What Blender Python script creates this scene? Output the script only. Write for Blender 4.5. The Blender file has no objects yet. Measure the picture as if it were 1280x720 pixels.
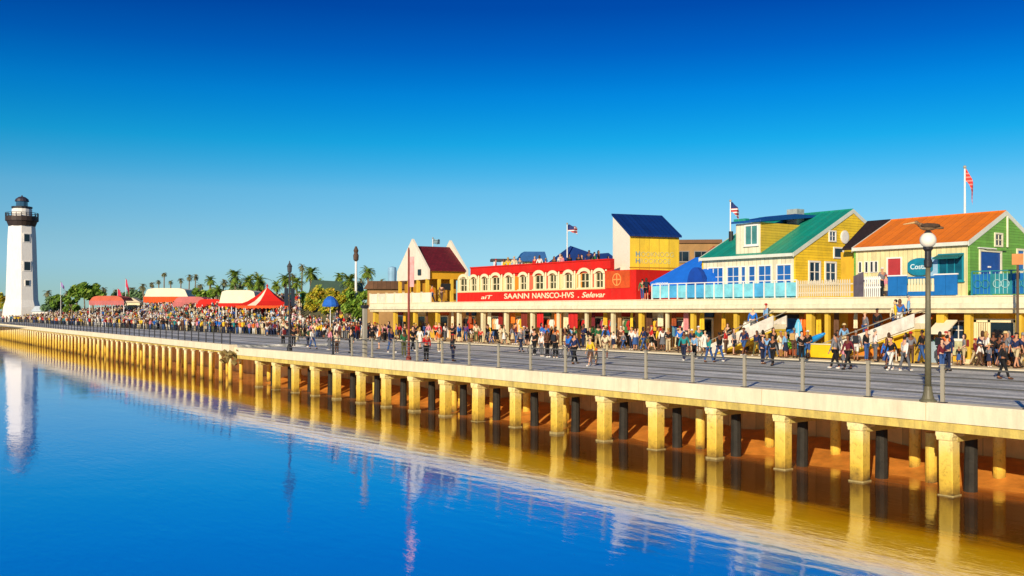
import bpy, bmesh, math, random
from mathutils import Vector, Matrix
rnd = random.Random(11)
PI = math.pi
scene = bpy.context.scene
COL = scene.collection

# ------------------------------------------------------------------ camera frame
# World: X runs along the shop front, Y away from the water, Z up, water at 0.
CAM_Z, FPX, YAW = 5.9, 1244.0, math.radians(53.33)
CS, SN = math.cos(YAW), math.sin(YAW)
def along(px, v):
    """X of the point on the line Y=v seen in the photo's column px."""
    a = (px-640)/FPX
    yc = v/(SN*a+CS)
    return yc*(CS*a-SN)
def camxy(px, depth):
    """world X, Y of a point at a column and depth."""
    a = (px-640)/FPX
    return depth*(CS*a-SN), depth*(SN*a+CS)
def depth(x, y): return -SN*x+CS*y
def zat(py, d): return CAM_Z+(388-py)*d/FPX

def C(h):
    h = h.lstrip('#')
    f = lambda u: u/12.92 if u <= .04045 else ((u+.055)/1.055)**2.4
    return tuple(f(int(h[i:i+2], 16)/255) for i in (0, 2, 4))

# ------------------------------------------------------------------ materials
MATS = {}
def nd(nt, typ, **kw):
    n = nt.nodes.new(typ)
    for k, v in kw.items():
        if k.startswith('i_'):
            n.inputs[k[2:].replace('_', ' ')].default_value = v
        else:
            setattr(n, k, v)
    return n
def base_mat(name):
    m = bpy.data.materials.new(name); m.use_nodes = True
    nt = m.node_tree
    return m, nt, nt.nodes['Principled BSDF'], nt.links
def mulc(nt, a, b, fac=1.0, mode='MULTIPLY'):
    n = nt.nodes.new('ShaderNodeMix'); n.data_type = 'RGBA'; n.blend_type = mode
    if isinstance(fac, (int, float)): n.inputs[0].default_value = fac
    else: nt.links.new(fac, n.inputs[0])
    for s, i in ((a, 6), (b, 7)):
        if isinstance(s, tuple): n.inputs[i].default_value = (*s[:3], 1)
        else: nt.links.new(s, n.inputs[i])
    return n.outputs[2]
def ramp(nt, fac, stops):
    r = nt.nodes.new('ShaderNodeValToRGB')
    el = r.color_ramp.elements
    while len(el) < len(stops): el.new(.5)
    for e, (p, c) in zip(el, stops):
        e.position = p; e.color = (*c[:3], 1) if isinstance(c, tuple) else (c, c, c, 1)
    nt.links.new(fac, r.inputs[0])
    return r.outputs[0]
def mk(name, col, rough=.65, var=.18, scale=1.2, bump=.15, bscale=25, metal=0, grime=0, pattern=None, pitch=.18, spec=.4, attr=None, emit=0, trans=0):
    if name in MATS: return MATS[name]
    if isinstance(col, str): col = C(col)
    m, nt, p, L = base_mat(name)
    tc = nt.nodes.new('ShaderNodeTexCoord')
    co = tc.outputs['Object']
    n1 = nd(nt, 'ShaderNodeTexNoise', i_Scale=scale, i_Detail=6.0, i_Roughness=.65); L.new(co, n1.inputs['Vector'])
    v = ramp(nt, n1.outputs['Fac'], [(.3, 1-var), (.7, 1+var*.6)])
    if attr == 'object':
        oi = nt.nodes.new('ShaderNodeObjectInfo'); c0 = oi.outputs['Color']
    elif attr:
        at = nd(nt, 'ShaderNodeAttribute', attribute_name=attr); c0 = at.outputs['Color']
    else: c0 = col
    c = mulc(nt, c0, v)
    hgt = None
    if pattern in ('clap', 'plank', 'seam'):
        sx = nt.nodes.new('ShaderNodeSeparateXYZ'); L.new(co, sx.inputs[0])
        if pattern == 'clap': src = sx.outputs['Z']
        else:
            ad = nd(nt, 'ShaderNodeMath', operation='ADD'); L.new(sx.outputs['X'], ad.inputs[0]); L.new(sx.outputs['Y'], ad.inputs[1])
            src = ad.outputs[0] if pattern == 'plank' else sx.outputs['X']
        d = nd(nt, 'ShaderNodeMath', operation='DIVIDE'); L.new(src, d.inputs[0]); d.inputs[1].default_value = pitch
        f = nd(nt, 'ShaderNodeMath', operation='FRACT'); L.new(d.outputs[0], f.inputs[0])
        fl = nd(nt, 'ShaderNodeMath', operation='FLOOR'); L.new(d.outputs[0], fl.inputs[0])
        wn = nd(nt, 'ShaderNodeTexWhiteNoise', noise_dimensions='1D'); L.new(fl.outputs[0], wn.inputs['W'])
        tone = ramp(nt, wn.outputs['Value'], [(0, .86), (1, 1.06)])
        c = mulc(nt, c, tone)
        if pattern == 'seam': g = ramp(nt, f.outputs[0], [(0, 1.0), (.1, .9), (.16, .0), (1, 0.0)])
        else: g = ramp(nt, f.outputs[0], [(0, .0), (.1, .75), (1, 1.0)])
        hgt = g
        c = mulc(nt, c, ramp(nt, f.outputs[0], [(0, .55), (.12, 1.0)]))
    elif pattern in ('shingle', 'brick'):
        mp = nt.nodes.new('ShaderNodeMapping'); L.new(co, mp.inputs[0])
        b = nd(nt, 'ShaderNodeTexBrick', i_Scale=1.0, i_Mortar_Size=.02 if pattern == 'shingle' else .012)
        b.inputs['Brick Width'].default_value = pitch*1.6; b.inputs['Row Height'].default_value = pitch
        b.inputs['Color1'].default_value = (1.1, 1.1, 1.1, 1); b.inputs['Color2'].default_value = (.75, .75, .75, 1)
        b.inputs['Mortar'].default_value = (.45, .45, .45, 1)
        L.new(mp.outputs[0], b.inputs['Vector'])
        c = mulc(nt, c, b.outputs['Color']); hgt = b.outputs['Color']
    if grime:
        mp = nt.nodes.new('ShaderNodeMapping'); mp.inputs['Scale'].default_value = (2.2, 2.2, .35); L.new(co, mp.inputs[0])
        n2 = nd(nt, 'ShaderNodeTexNoise', i_Scale=1.6, i_Detail=8.0, i_Roughness=.7); L.new(mp.outputs[0], n2.inputs['Vector'])
        g = ramp(nt, n2.outputs['Fac'], [(.42, 0.0), (.72, 1.0)])
        gm = nd(nt, 'ShaderNodeMath', operation='MULTIPLY'); L.new(g, gm.inputs[0]); gm.inputs[1].default_value = grime
        c = mulc(nt, c, (.16, .11, .06), gm.outputs[0], 'MIX')
    L.new(c, p.inputs['Base Color'])
    p.inputs['Roughness'].default_value = rough; p.inputs['Metallic'].default_value = metal
    p.inputs['Specular IOR Level'].default_value = spec
    if trans: p.inputs['Transmission Weight'].default_value = trans
    if emit:
        p.inputs['Emission Color'].default_value = (*col, 1); p.inputs['Emission Strength'].default_value = emit
    if bump:
        n3 = nd(nt, 'ShaderNodeTexNoise', i_Scale=bscale, i_Detail=4.0); L.new(co, n3.inputs['Vector'])
        bp = nd(nt, 'ShaderNodeBump', i_Strength=bump, i_Distance=.03); L.new(n3.outputs['Fac'], bp.inputs['Height'])
        o = bp.outputs[0]
        if hgt is not None:
            b2 = nd(nt, 'ShaderNodeBump', i_Strength=.6, i_Distance=.03); L.new(hgt, b2.inputs['Height']); L.new(o, b2.inputs['Normal']); o = b2.outputs[0]
        L.new(o, p.inputs['Normal'])
    MATS[name] = m
    return m

# ------------------------------------------------------------------ mesh builder
class MB:
    def __init__(s): s.v = []; s.f = []; s.mi = []; s.cur = 0
    def add(s, vs, fs):
        o = len(s.v); s.v += [tuple(x) for x in vs]
        for f in fs: s.f.append(tuple(i+o for i in f)); s.mi.append(s.cur)
        return s
    def box(s, x0, x1, y0, y1, z0, z1, M=None):
        vs = [(x, y, z) for z in (z0, z1) for y in (y0, y1) for x in (x0, x1)]
        if M is not None: vs = [M @ Vector(p) for p in vs]
        return s.add(vs, [(0, 2, 3, 1), (4, 5, 7, 6), (0, 1, 5, 4), (2, 6, 7, 3), (0, 4, 6, 2), (1, 3, 7, 5)])
    def bbox(s, c, d, M=None):
        return s.box(c[0]-d[0]/2, c[0]+d[0]/2, c[1]-d[1]/2, c[1]+d[1]/2, c[2]-d[2]/2, c[2]+d[2]/2, M)
    def prism(s, pts, y0, y1, axis='y'):
        """profile (a,b) extruded: axis y -> (a, y, b); axis x -> (x, a, b); axis z -> (a, b, z)"""
        n = len(pts)
        mp = {'y': lambda a, b, t: (a, t, b), 'x': lambda a, b, t: (t, a, b), 'z': lambda a, b, t: (a, b, t)}[axis]
        vs = [mp(a, b, y0) for a, b in pts]+[mp(a, b, y1) for a, b in pts]
        fs = [tuple(range(n)), tuple(range(2*n-1, n-1, -1))]+[(i, n+i, n+(i+1) % n, (i+1) % n) for i in range(n)]
        return s.add(vs, fs)
    def tube(s, a, b, r0, r1=None, n=8, cap=True):
        r1 = r0 if r1 is None else r1
        a, b = Vector(a), Vector(b); d = (b-a).normalized()
        u = d.orthogonal().normalized(); w = d.cross(u)
        vs = [a+(u*math.cos(2*PI*i/n)+w*math.sin(2*PI*i/n))*r0 for i in range(n)]+[b+(u*math.cos(2*PI*i/n)+w*math.sin(2*PI*i/n))*r1 for i in range(n)]
        fs = [(i, (i+1) % n, n+(i+1) % n, n+i) for i in range(n)]
        if cap: fs += [tuple(range(n-1, -1, -1)), tuple(range(n, 2*n))]
        return s.add(vs, fs)
    def path(s, pts, r, n=6):
        for i in range(len(pts)-1):
            ra = r[i] if isinstance(r, (list, tuple)) else r; rb = r[i+1] if isinstance(r, (list, tuple)) else r
            s.tube(pts[i], pts[i+1], ra, rb, n)
        return s
    def lathe(s, prof, n=16, c=(0, 0, 0), rot=0):
        k = len(prof); vs = []
        for r, z in prof:
            for i in range(n):
                t = 2*PI*i/n+rot; vs.append((c[0]+r*math.cos(t), c[1]+r*math.sin(t), c[2]+z))
        fs = [(j*n+i, j*n+(i+1) % n, (j+1)*n+(i+1) % n, (j+1)*n+i) for j in range(k-1) for i in range(n)]
        fs += [tuple(range(n-1, -1, -1)), tuple(range((k-1)*n, k*n))]
        return s.add(vs, fs)
    def sphere(s, c, r, n=12, m=8, sc=(1, 1, 1)):
        vs = []; 
        for j in range(1, m):
            ph = PI*j/m
            for i in range(n):
                t = 2*PI*i/n
                vs.append((c[0]+sc[0]*r*math.sin(ph)*math.cos(t), c[1]+sc[1]*r*math.sin(ph)*math.sin(t), c[2]+sc[2]*r*math.cos(ph)))
        vs += [(c[0], c[1], c[2]+sc[2]*r), (c[0], c[1], c[2]-sc[2]*r)]
        T, B = len(vs)-2, len(vs)-1
        fs = [(j*n+i, (j+1)*n+i, (j+1)*n+(i+1) % n, j*n+(i+1) % n) for j in range(m-2) for i in range(n)]
        fs += [(T, i, (i+1) % n) for i in range(n)]+[(B, (m-2)*n+(i+1) % n, (m-2)*n+i) for i in range(n)]
        return s.add(vs, fs)
    def quad(s, *p): return s.add(p, [tuple(range(len(p)))])
    def mesh(s, name, mats, smooth=False, bevel=0, recalc=True):
        me = bpy.data.meshes.new(name); me.from_pydata(s.v, [], s.f)
        for m in (mats if isinstance(mats, (list, tuple)) else [mats]): me.materials.append(m)
        if len(me.materials) > 1: me.polygons.foreach_set('material_index', s.mi)
        bm = bmesh.new(); bm.from_mesh(me)
        if recalc: bmesh.ops.recalc_face_normals(bm, faces=bm.faces)
        if bevel:
            ed = [e for e in bm.edges if len(e.link_faces) == 2 and e.calc_face_angle(0) > .5]
            bmesh.ops.bevel(bm, geom=ed, offset=bevel, segments=2, affect='EDGES', profile=.7, clamp_overlap=True)
        bm.to_mesh(me); bm.free()
        if smooth:
            me.polygons.foreach_set('use_smooth', [True]*len(me.polygons))
        me.update()
        return me
    def build(s, name, mats, parent=None, loc=None, rot=None, **kw):
        return link(name, s.mesh(name, mats, **kw), parent, loc, rot)
def link(name, me, parent=None, loc=None, rot=None):
    o = bpy.data.objects.new(name, me); COL.objects.link(o)
    if parent is not None: o.parent = parent
    if loc is not None: o.location = loc
    if rot is not None: o.rotation_euler = rot
    return o
USED = set()
def tag(o, label=None, cat=None, group=None, kind=None):
    if label: o['label'] = label
    if cat: o['category'] = cat
    if group: o['group'] = group
    if kind: o['kind'] = kind
    return o
def thing(name, label, cat, loc=(0, 0, 0), rz=0, group=None):
    o = bpy.data.objects.new(name, None); COL.objects.link(o)
    o.empty_display_size = .2; o.location = loc; o.rotation_euler = (0, 0, rz)
    return tag(o, label, cat, group)
def copy_tree(o, parent=None):
    c = o.copy(); COL.objects.link(c); c.parent = parent
    for ch in list(o.children): copy_tree(ch, c)
    return c
def text_mesh(txt, size, mat, shear=0, depth=.015):
    cu = bpy.data.curves.new('lettering', 'FONT'); cu.body = txt; cu.size = size; cu.extrude = depth; cu.shear = shear
    cu.align_x = 'CENTER'; cu.offset = size*.012
    t = bpy.data.objects.new('lettering', cu); COL.objects.link(t)
    dg = bpy.context.evaluated_depsgraph_get()
    me = bpy.data.meshes.new_from_object(t.evaluated_get(dg))
    bpy.data.objects.remove(t); bpy.data.curves.remove(cu)
    me.materials.clear(); me.materials.append(mat)
    return me
# ------------------------------------------------------------------ camera, sky, sun
cam = bpy.data.cameras.new('camera'); cam.sensor_width = 36; cam.lens = 36*FPX/1280; cam.shift_y = 28/1280
cam.clip_start = .3; cam.clip_end = 30000
co = bpy.data.objects.new('camera', cam); COL.objects.link(co)
co.location = (0, 0, CAM_Z); co.rotation_euler = (PI/2, 0, YAW); scene.camera = co

SUN_EL = math.radians(20); sx, sy = .52, -.854
w = bpy.data.worlds.new('World'); scene.world = w; w.use_nodes = True
nt = w.node_tree; bg = nt.nodes['Background']
sky = nt.nodes.new('ShaderNodeTexSky'); sky.sky_type = 'NISHITA'; sky.sun_disc = False
sky.sun_elevation = SUN_EL; sky.sun_rotation = math.atan2(sx, sy)
sky.air_density = 1.15; sky.dust_density = .0; sky.ozone_density = 6.0; sky.altitude = 300
gm = nt.nodes.new('ShaderNodeGamma'); gm.inputs[1].default_value = 1.0
hs = nt.nodes.new('ShaderNodeHueSaturation'); hs.inputs['Saturation'].default_value = 1.35; hs.inputs['Hue'].default_value = .5
nt.links.new(sky.outputs[0], gm.inputs[0]); nt.links.new(gm.outputs[0], hs.inputs['Color']); 
# deep clear-air colour: the sky darkens and saturates quickly above the horizon
gtc = nt.nodes.new('ShaderNodeTexCoord'); gsp = nt.nodes.new('ShaderNodeSeparateXYZ'); nt.links.new(gtc.outputs['Generated'], gsp.inputs[0])
tint = ramp(nt, gsp.outputs['Z'], [(0.0, (.5, .78, 1.08)), (.04, (.66, .84, 1.09)), (.07, (.84, .89, .97)), (.118, (1.0, 1.0, .96)), (.165, (.2, .97, .95)), (.21, (.1, .76, .94)), (.25, (.15, .47, .79)), (.29, (.15, .30, .64)), (.45, (.3, .3, .6)), (.8, (.8, .7, .8))])
nt.links.new(mulc(nt, hs.outputs[0], tint), bg.inputs[0])
bg.inputs[1].default_value = .11
sl = bpy.data.lights.new('sun', 'SUN'); sl.energy = 5.0; sl.angle = math.radians(.53); sl.color = (1, .86, .66)
so = bpy.data.objects.new('sun', sl); COL.objects.link(so); so.location = (0, 0, 60)
sd = Vector((sx*math.cos(SUN_EL), sy*math.cos(SUN_EL), math.sin(SUN_EL)))
so.rotation_euler = sd.to_track_quat('Z', 'Y').to_euler()
scene.view_settings.view_transform = 'Standard'; scene.view_settings.look = 'None'; scene.view_settings.exposure = 0
scene.cycles.max_bounces = 8; scene.cycles.use_denoising = True

# ------------------------------------------------------------------ shared materials
M_cream = mk('cream_concrete', '#f2e3be', .8, .1, .8, .3, 18, grime=.22)
M_ochre = mk('stained_concrete', '#e6cb6a', .8, .35, .9, .4, 14, grime=.5)
M_dark = mk('dark_iron', '#2a2a2c', .5, .1)
M_steel = mk('grey_steel', '#a59d88', .45, .12, spec=.5)
M_white = mk('white_paint', '#eeeae0', .55, .06, bump=.05)
M_creamp = mk('cream_paint', '#f0e2b4', .6, .1, bump=.08, grime=.1)
M_pileshade = mk('pile_side_shade', '#2e2a22', .8, .5, 2.5, .6, 10)  # near-black colour that stands for shade on the pile sides
M_glass = mk('window_glass', '#1d3550', .08, .35, .7, 0, spec=.9)
M_glassdark = mk('dark_glass', '#141a22', .1, .3, .7, 0, spec=.8)
M_glassblue = mk('blue_window_glass', '#1c62ad', .12, .3, .6, 0, spec=.9)

# ------------------------------------------------------------------ water
def water_material():
    m, nt, p, L = base_mat('water')
    geo = nt.nodes.new('ShaderNodeNewGeometry'); s = nt.nodes.new('ShaderNodeSeparateXYZ'); L.new(geo.outputs['Position'], s.inputs[0])
    X, Y = s.outputs['X'], s.outputs['Y']
    def mt(op, a, b=None, c=None):
        n = nd(nt, 'ShaderNodeMath', operation=op)
        for i, q in enumerate((a, b, c)):
            if q is None: continue
            if isinstance(q, (int, float)): n.inputs[i].default_value = q
            else: L.new(q, n.inputs[i])
        return n.outputs[0]
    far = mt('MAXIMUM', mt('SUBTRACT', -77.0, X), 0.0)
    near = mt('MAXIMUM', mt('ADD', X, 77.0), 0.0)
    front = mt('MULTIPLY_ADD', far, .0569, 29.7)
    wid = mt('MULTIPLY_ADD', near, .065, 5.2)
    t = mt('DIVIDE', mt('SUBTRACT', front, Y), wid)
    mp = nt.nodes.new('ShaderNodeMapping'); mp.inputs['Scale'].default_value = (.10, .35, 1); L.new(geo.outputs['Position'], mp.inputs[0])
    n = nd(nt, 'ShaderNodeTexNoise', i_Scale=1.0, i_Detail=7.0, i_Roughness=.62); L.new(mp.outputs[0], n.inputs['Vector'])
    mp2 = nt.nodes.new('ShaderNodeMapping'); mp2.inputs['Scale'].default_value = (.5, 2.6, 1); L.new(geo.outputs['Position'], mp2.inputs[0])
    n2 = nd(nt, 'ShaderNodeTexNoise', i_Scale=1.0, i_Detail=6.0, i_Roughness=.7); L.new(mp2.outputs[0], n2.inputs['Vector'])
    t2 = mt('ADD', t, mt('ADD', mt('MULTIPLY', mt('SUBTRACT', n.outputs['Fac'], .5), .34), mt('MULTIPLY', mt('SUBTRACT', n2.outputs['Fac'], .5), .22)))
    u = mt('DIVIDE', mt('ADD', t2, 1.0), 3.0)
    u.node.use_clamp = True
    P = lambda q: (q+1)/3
    col = ramp(nt, u, [(P(-.95), C('#ffb458')), (P(-.36), C('#fba448')), (P(-.2), C('#c87428')), (P(-.04), C('#5a3210')), (P(.2), C('#3e220a')), (P(.46), C('#5e3a0c')), (P(.56), C('#e09c04')), (P(.72), C('#ffc414')), (P(.86), C('#ffc83c')), (P(.94), C('#f0cfa4')), (P(1.02), C('#8ab4d4')), (P(1.1), C('#0a94ee')), (P(1.9), C('#0a94f4'))])  # brown, gold and pale bands: pier and building reflections painted into the colour
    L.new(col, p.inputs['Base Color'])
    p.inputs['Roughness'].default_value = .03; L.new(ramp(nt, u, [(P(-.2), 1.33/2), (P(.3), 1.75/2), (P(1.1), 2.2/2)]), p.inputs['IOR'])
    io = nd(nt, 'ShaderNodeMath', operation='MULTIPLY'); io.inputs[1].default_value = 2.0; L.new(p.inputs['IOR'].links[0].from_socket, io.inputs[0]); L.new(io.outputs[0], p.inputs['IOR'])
    p.inputs['Specular IOR Level'].default_value = .5
    # ripples: long gentle swell, small wind ripples, patches of calm
    def rip(sc, dist, stren, scale=(1, 1, 1), rz=0, prev=None, mask=None):
        mp = nt.nodes.new('ShaderNodeMapping'); mp.inputs['Scale'].default_value = scale; mp.inputs['Rotation'].default_value = (0, 0, rz); L.new(geo.outputs['Position'], mp.inputs[0])
        q = nd(nt, 'ShaderNodeTexNoise', i_Scale=sc, i_Detail=3.0, i_Roughness=.5, i_Distortion=.4); L.new(mp.outputs[0], q.inputs['Vector'])
        b = nd(nt, 'ShaderNodeBump', i_Strength=stren, i_Distance=dist); L.new(q.outputs['Fac'], b.inputs['Height'])
        if mask is not None: L.new(mask, b.inputs['Strength'])
        if prev is not None: L.new(prev, b.inputs['Normal'])
        return b.outputs[0]
    calm = ramp(nt, n.outputs['Fac'], [(.38, .25), (.62, .9)])
    a = rip(.25, .03, .35, (1, 1.6, 1), .5)
    a = rip(2.2, .007, .5, (.6, 1.7, 1), .93, a, calm)
    a = rip(7.0, .0022, .5, (.7, 1.5, 1), .7, a, calm)
    a = rip(3.2, .007, .5, (.55, 1.8, 1), .9, a, ramp(nt, u, [(P(-.6), .25), (P(.3), .6), (P(.9), .8), (P(1.1), .0)]))
    # wake lines that run along the rim of the painted gold band
    wv = nd(nt, 'ShaderNodeTexWave', i_Scale=.42, i_Distortion=3.5, i_Detail=3.0, wave_type='BANDS', bands_direction='Y'); mw_ = nt.nodes.new('ShaderNodeMapping'); mw_.inputs['Rotation'].default_value = (0, 0, -.12); L.new(geo.outputs['Position'], mw_.inputs[0]); L.new(mw_.outputs[0], wv.inputs['Vector'])
    wm_ = ramp(nt, u, [(P(.75), 0.0), (P(1.0), .16), (P(1.35), .07), (P(1.8), .01)])
    wb = nd(nt, 'ShaderNodeBump', i_Distance=.018); L.new(wv.outputs['Fac'], wb.inputs['Height']); L.new(wm_, wb.inputs['Strength']); L.new(a, wb.inputs['Normal'])
    L.new(wb.outputs[0], p.inputs['Normal'])
    return m
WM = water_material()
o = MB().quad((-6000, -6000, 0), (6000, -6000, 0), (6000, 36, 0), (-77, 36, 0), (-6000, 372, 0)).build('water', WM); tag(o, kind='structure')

# ------------------------------------------------------------------ ground, road, pavement
def ground_z(x, y):
    """promenade slope behind the far pier"""
    if x > -92: return 2.86
    h = min(1, (-92-x)/14)*(1-.5*min(1, max(0, (-150-x)/110)))
    t = min(1, max(0, (y-(48+.0))/15))
    return 2.86+3.9*h*t*t*(3-2*t) if y > 48 else 2.86
M_land = mk('pale_paving', '#b9ab90', .9, .25, .15, .3, 3)
M_under = mk('silt', '#7a4a1c', .9, .3, .5, .5, 6)
g = MB()
g.quad((-5000, 315, 2.86), (-77, 35.4, 2.86), (300, 35.4, 2.86), (5000, 35.4, 2.86), (5000, 9000, 2.86), (-5000, 9000, 2.86))
tag(g.build('ground', M_land), kind='structure')
# sloping promenade
def grid(x0, x1, nx, y0, y1, ny, fz):
    vs = [(x0+(x1-x0)*i/nx, y0+(y1-y0)*j/ny) for j in range(ny+1) for i in range(nx+1)]
    vs = [(x, y, fz(x, y)) for x, y in vs]
    fs = [(j*(nx+1)+i, j*(nx+1)+i+1, (j+1)*(nx+1)+i+1, (j+1)*(nx+1)+i) for j in range(ny) for i in range(nx)]
    return vs, fs
vs, fs = grid(-420, -92.0, 60, 47.9, 130, 36, lambda x, y: ground_z(x, y)+(.012 if y > 48 else -.3))
m = MB().add(vs, fs); tag(m.build('terrain', mk('worn_turf', '#6d6a45', .95, .4, .3, .5, 4), smooth=True), kind='structure')

def asphalt():
    m, nt, p, L = base_mat('asphalt')
    tc = nt.nodes.new('ShaderNodeTexCoord')
    mp = nt.nodes.new('ShaderNodeMapping'); mp.inputs['Scale'].default_value = (.02, .9, 1); L.new(tc.outputs['Object'], mp.inputs[0])
    n = nd(nt, 'ShaderNodeTexNoise', i_Scale=1.3, i_Detail=5.0, i_Roughness=.6); L.new(mp.outputs[0], n.inputs['Vector'])
    c = ramp(nt, n.outputs['Fac'], [(.34, C('#8a8c86')), (.5, C('#c0bfb6')), (.66, C('#f0ece0'))])
    n2 = nd(nt, 'ShaderNodeTexNoise', i_Scale=9.0, i_Detail=6.0); L.new(tc.outputs['Object'], n2.inputs['Vector'])
    c = mulc(nt, c, ramp(nt, n2.outputs['Fac'], [(.35, .78), (.65, 1.12)]))
    n4 = nd(nt, 'ShaderNodeTexNoise', i_Scale=.35, i_Detail=8.0, i_Roughness=.72); L.new(tc.outputs['Object'], n4.inputs['Vector'])
    c = mulc(nt, c, ramp(nt, n4.outputs['Fac'], [(.36, .62), (.5, 1.0), (.66, 1.12)]))
    L.new(c, p.inputs['Base Color']); p.inputs['Roughness'].default_value = .75
    b = nd(nt, 'ShaderNodeBump', i_Strength=.3, i_Distance=.02); L.new(n2.outputs['Fac'], b.inputs['Height']); L.new(b.outputs[0], p.inputs['Normal'])
    return m
M_asph = asphalt()
o = MB().box(-94, 8, 30.45, 48.97, 2.865, 2.905).build('road', M_asph); tag(o, kind='structure')
o = MB().box(-300, -94, 35.6, 48.4, 2.865, 2.901).build('road', M_asph); tag(o, kind='structure')
mk_line = mk('road_paint', '#d8d3c2', .7, .25, 3)
mm = MB()
for k in range(16): mm.box(-92+6.2*k, -89.2+6.2*k, 39.4, 39.55, 2.9, 2.909)
mm.box(-94, 8, 48.35, 48.47, 2.9, 2.909).box(-94, 8, 31.9, 32.0, 2.9, 2.909)
tag(mm.build('road_markings', mk_line), kind='structure')
pv = MB().prism([(48.97, 2.85), (48.97, 3.0), (49.02, 3.03), (57.5, 3.03), (57.5, 2.85)], -94, 8, 'x').build('pavement', mk('pavement_slabs', '#e3c99a', .85, .15, .5, .3, 6, pattern='brick', pitch=.6)); tag(pv, kind='structure')
tag(MB().prism([(48.72, 2.86), (48.72, 2.99), (48.95, 3.035), (48.968, 3.035), (48.968, 2.86)], -94, 8, 'x').build('kerb', M_cream), kind='structure')

# ------------------------------------------------------------------ seawall
pts = [(60, 35.35), (-77, 35.35), (-290, 47.5)]
sw = MB()
for (x0, y0), (x1, y1) in zip(pts, pts[1:]):
    sw.quad((x0, y0, -2), (x1, y1, -2), (x1, y1, 2.855), (x0, y0, 2.855))
o = sw.build('seawall', mk('ochre_block_wall', '#ffd084', .8, .3, .6, .5, 6, pattern='brick', pitch=.5))
tag(o, 'ochre block retaining wall standing in shadow under the pier deck', 'seawall')

bk = []
def bank_z(x, y): return -.25+.2*(y-30.9)+.1*math.sin(x*.9)*math.sin(x*.37+1)+.05*math.sin(x*2.3+y)
vs, fs = grid(-77, 30, 150, 30.6, 35.3, 10, bank_z)
tag(MB().add(vs, fs).build('beach', mk('wet_golden_sand', '#e8943a', .45, .35, 1.2, .6, 7, spec=.5), smooth=True), kind='structure')

# ------------------------------------------------------------------ pier
def pile_material():
    m, nt, p, L = base_mat('pile_concrete')
    geo = nt.nodes.new('ShaderNodeNewGeometry'); s = nt.nodes.new('ShaderNodeSeparateXYZ'); L.new(geo.outputs['Position'], s.inputs[0])
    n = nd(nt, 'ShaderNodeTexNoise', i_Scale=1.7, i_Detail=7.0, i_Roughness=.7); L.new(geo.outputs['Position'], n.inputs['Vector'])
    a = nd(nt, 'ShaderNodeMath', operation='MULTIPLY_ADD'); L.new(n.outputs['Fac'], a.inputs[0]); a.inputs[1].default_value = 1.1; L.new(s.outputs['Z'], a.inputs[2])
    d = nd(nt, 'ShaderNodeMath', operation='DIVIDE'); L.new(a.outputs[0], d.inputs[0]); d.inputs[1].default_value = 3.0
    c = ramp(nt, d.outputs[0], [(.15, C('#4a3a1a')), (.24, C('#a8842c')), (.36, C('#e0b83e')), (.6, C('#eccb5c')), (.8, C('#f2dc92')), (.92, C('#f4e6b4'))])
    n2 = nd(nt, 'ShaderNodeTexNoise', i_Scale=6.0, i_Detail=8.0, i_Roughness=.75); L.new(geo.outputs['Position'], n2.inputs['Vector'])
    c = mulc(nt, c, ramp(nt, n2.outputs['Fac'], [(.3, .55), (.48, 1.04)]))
    L.new(c, p.inputs['Base Color']); p.inputs['Roughness'].default_value = .8
    b = nd(nt, 'ShaderNodeBump', i_Strength=.5, i_Distance=.05); L.new(n2.outputs['Fac'], b.inputs['Height']); L.new(b.outputs[0], p.inputs['Normal'])
    return m
M_pile = pile_material()
M_foam = mk('salt_crust', '#b09c62', .8, .3, 4, .5, 10)
pier = thing('pier', 'long concrete pier with cream edge beam on square piles over water painted with gold reflections', 'pier', (-17.1, 29.8, 0))
X0, X1 = -60.0, 24.0
xa = X0
while xa < X1-.1:
    xb = min(X1, xa+6.6)
    MB().prism([(-.06+rnd.uniform(-.006, .006), 2.36), (-.06, 2.9), (-.02, 2.95), (.62, 2.95), (.62, 2.36)], xa+.015, xb-.015, 'x').build('coping', M_cream, pier)
    xa = xb
MB().prism([(.02, 2.06), (.0, 2.357), (.5, 2.357), (.5, 2.06)], X0, X1, 'x').build('edge_beam', M_ochre, pier)
MB().box(X0, X1, .63, 5.5, 2.5, 2.86).build('deck_slab', M_ochre, pier)
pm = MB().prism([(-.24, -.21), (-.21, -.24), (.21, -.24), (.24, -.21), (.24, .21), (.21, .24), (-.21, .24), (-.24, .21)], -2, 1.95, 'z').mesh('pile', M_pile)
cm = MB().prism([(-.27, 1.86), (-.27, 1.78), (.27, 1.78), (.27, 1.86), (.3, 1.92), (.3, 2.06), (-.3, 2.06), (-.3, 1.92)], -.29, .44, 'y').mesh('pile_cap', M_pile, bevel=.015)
fm = MB().prism([(-.28, -.25), (-.25, -.28), (.25, -.28), (.28, -.25), (.28, .25), (.25, .28), (-.25, .28), (-.28, .25)], -.09, .05, 'z').mesh('waterline_collar', M_foam, bevel=.02)
tm = MB().tube((0, 0, -2), (0, 0, 1.71), .25, .2, 9).mesh('shade_pile', M_pileshade, smooth=False)  # added dark post, put beside each square pile as its shaded side
xm = MB().box(-.26, .26, .42, 4.9, 1.72, 2.05).mesh('cross_beam', M_ochre, bevel=.02)
bm_ = MB().tube((0, 0, -2), (0, 0, 1.71), .2, .2, 14).mesh('inner_pile', M_pile)
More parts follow.
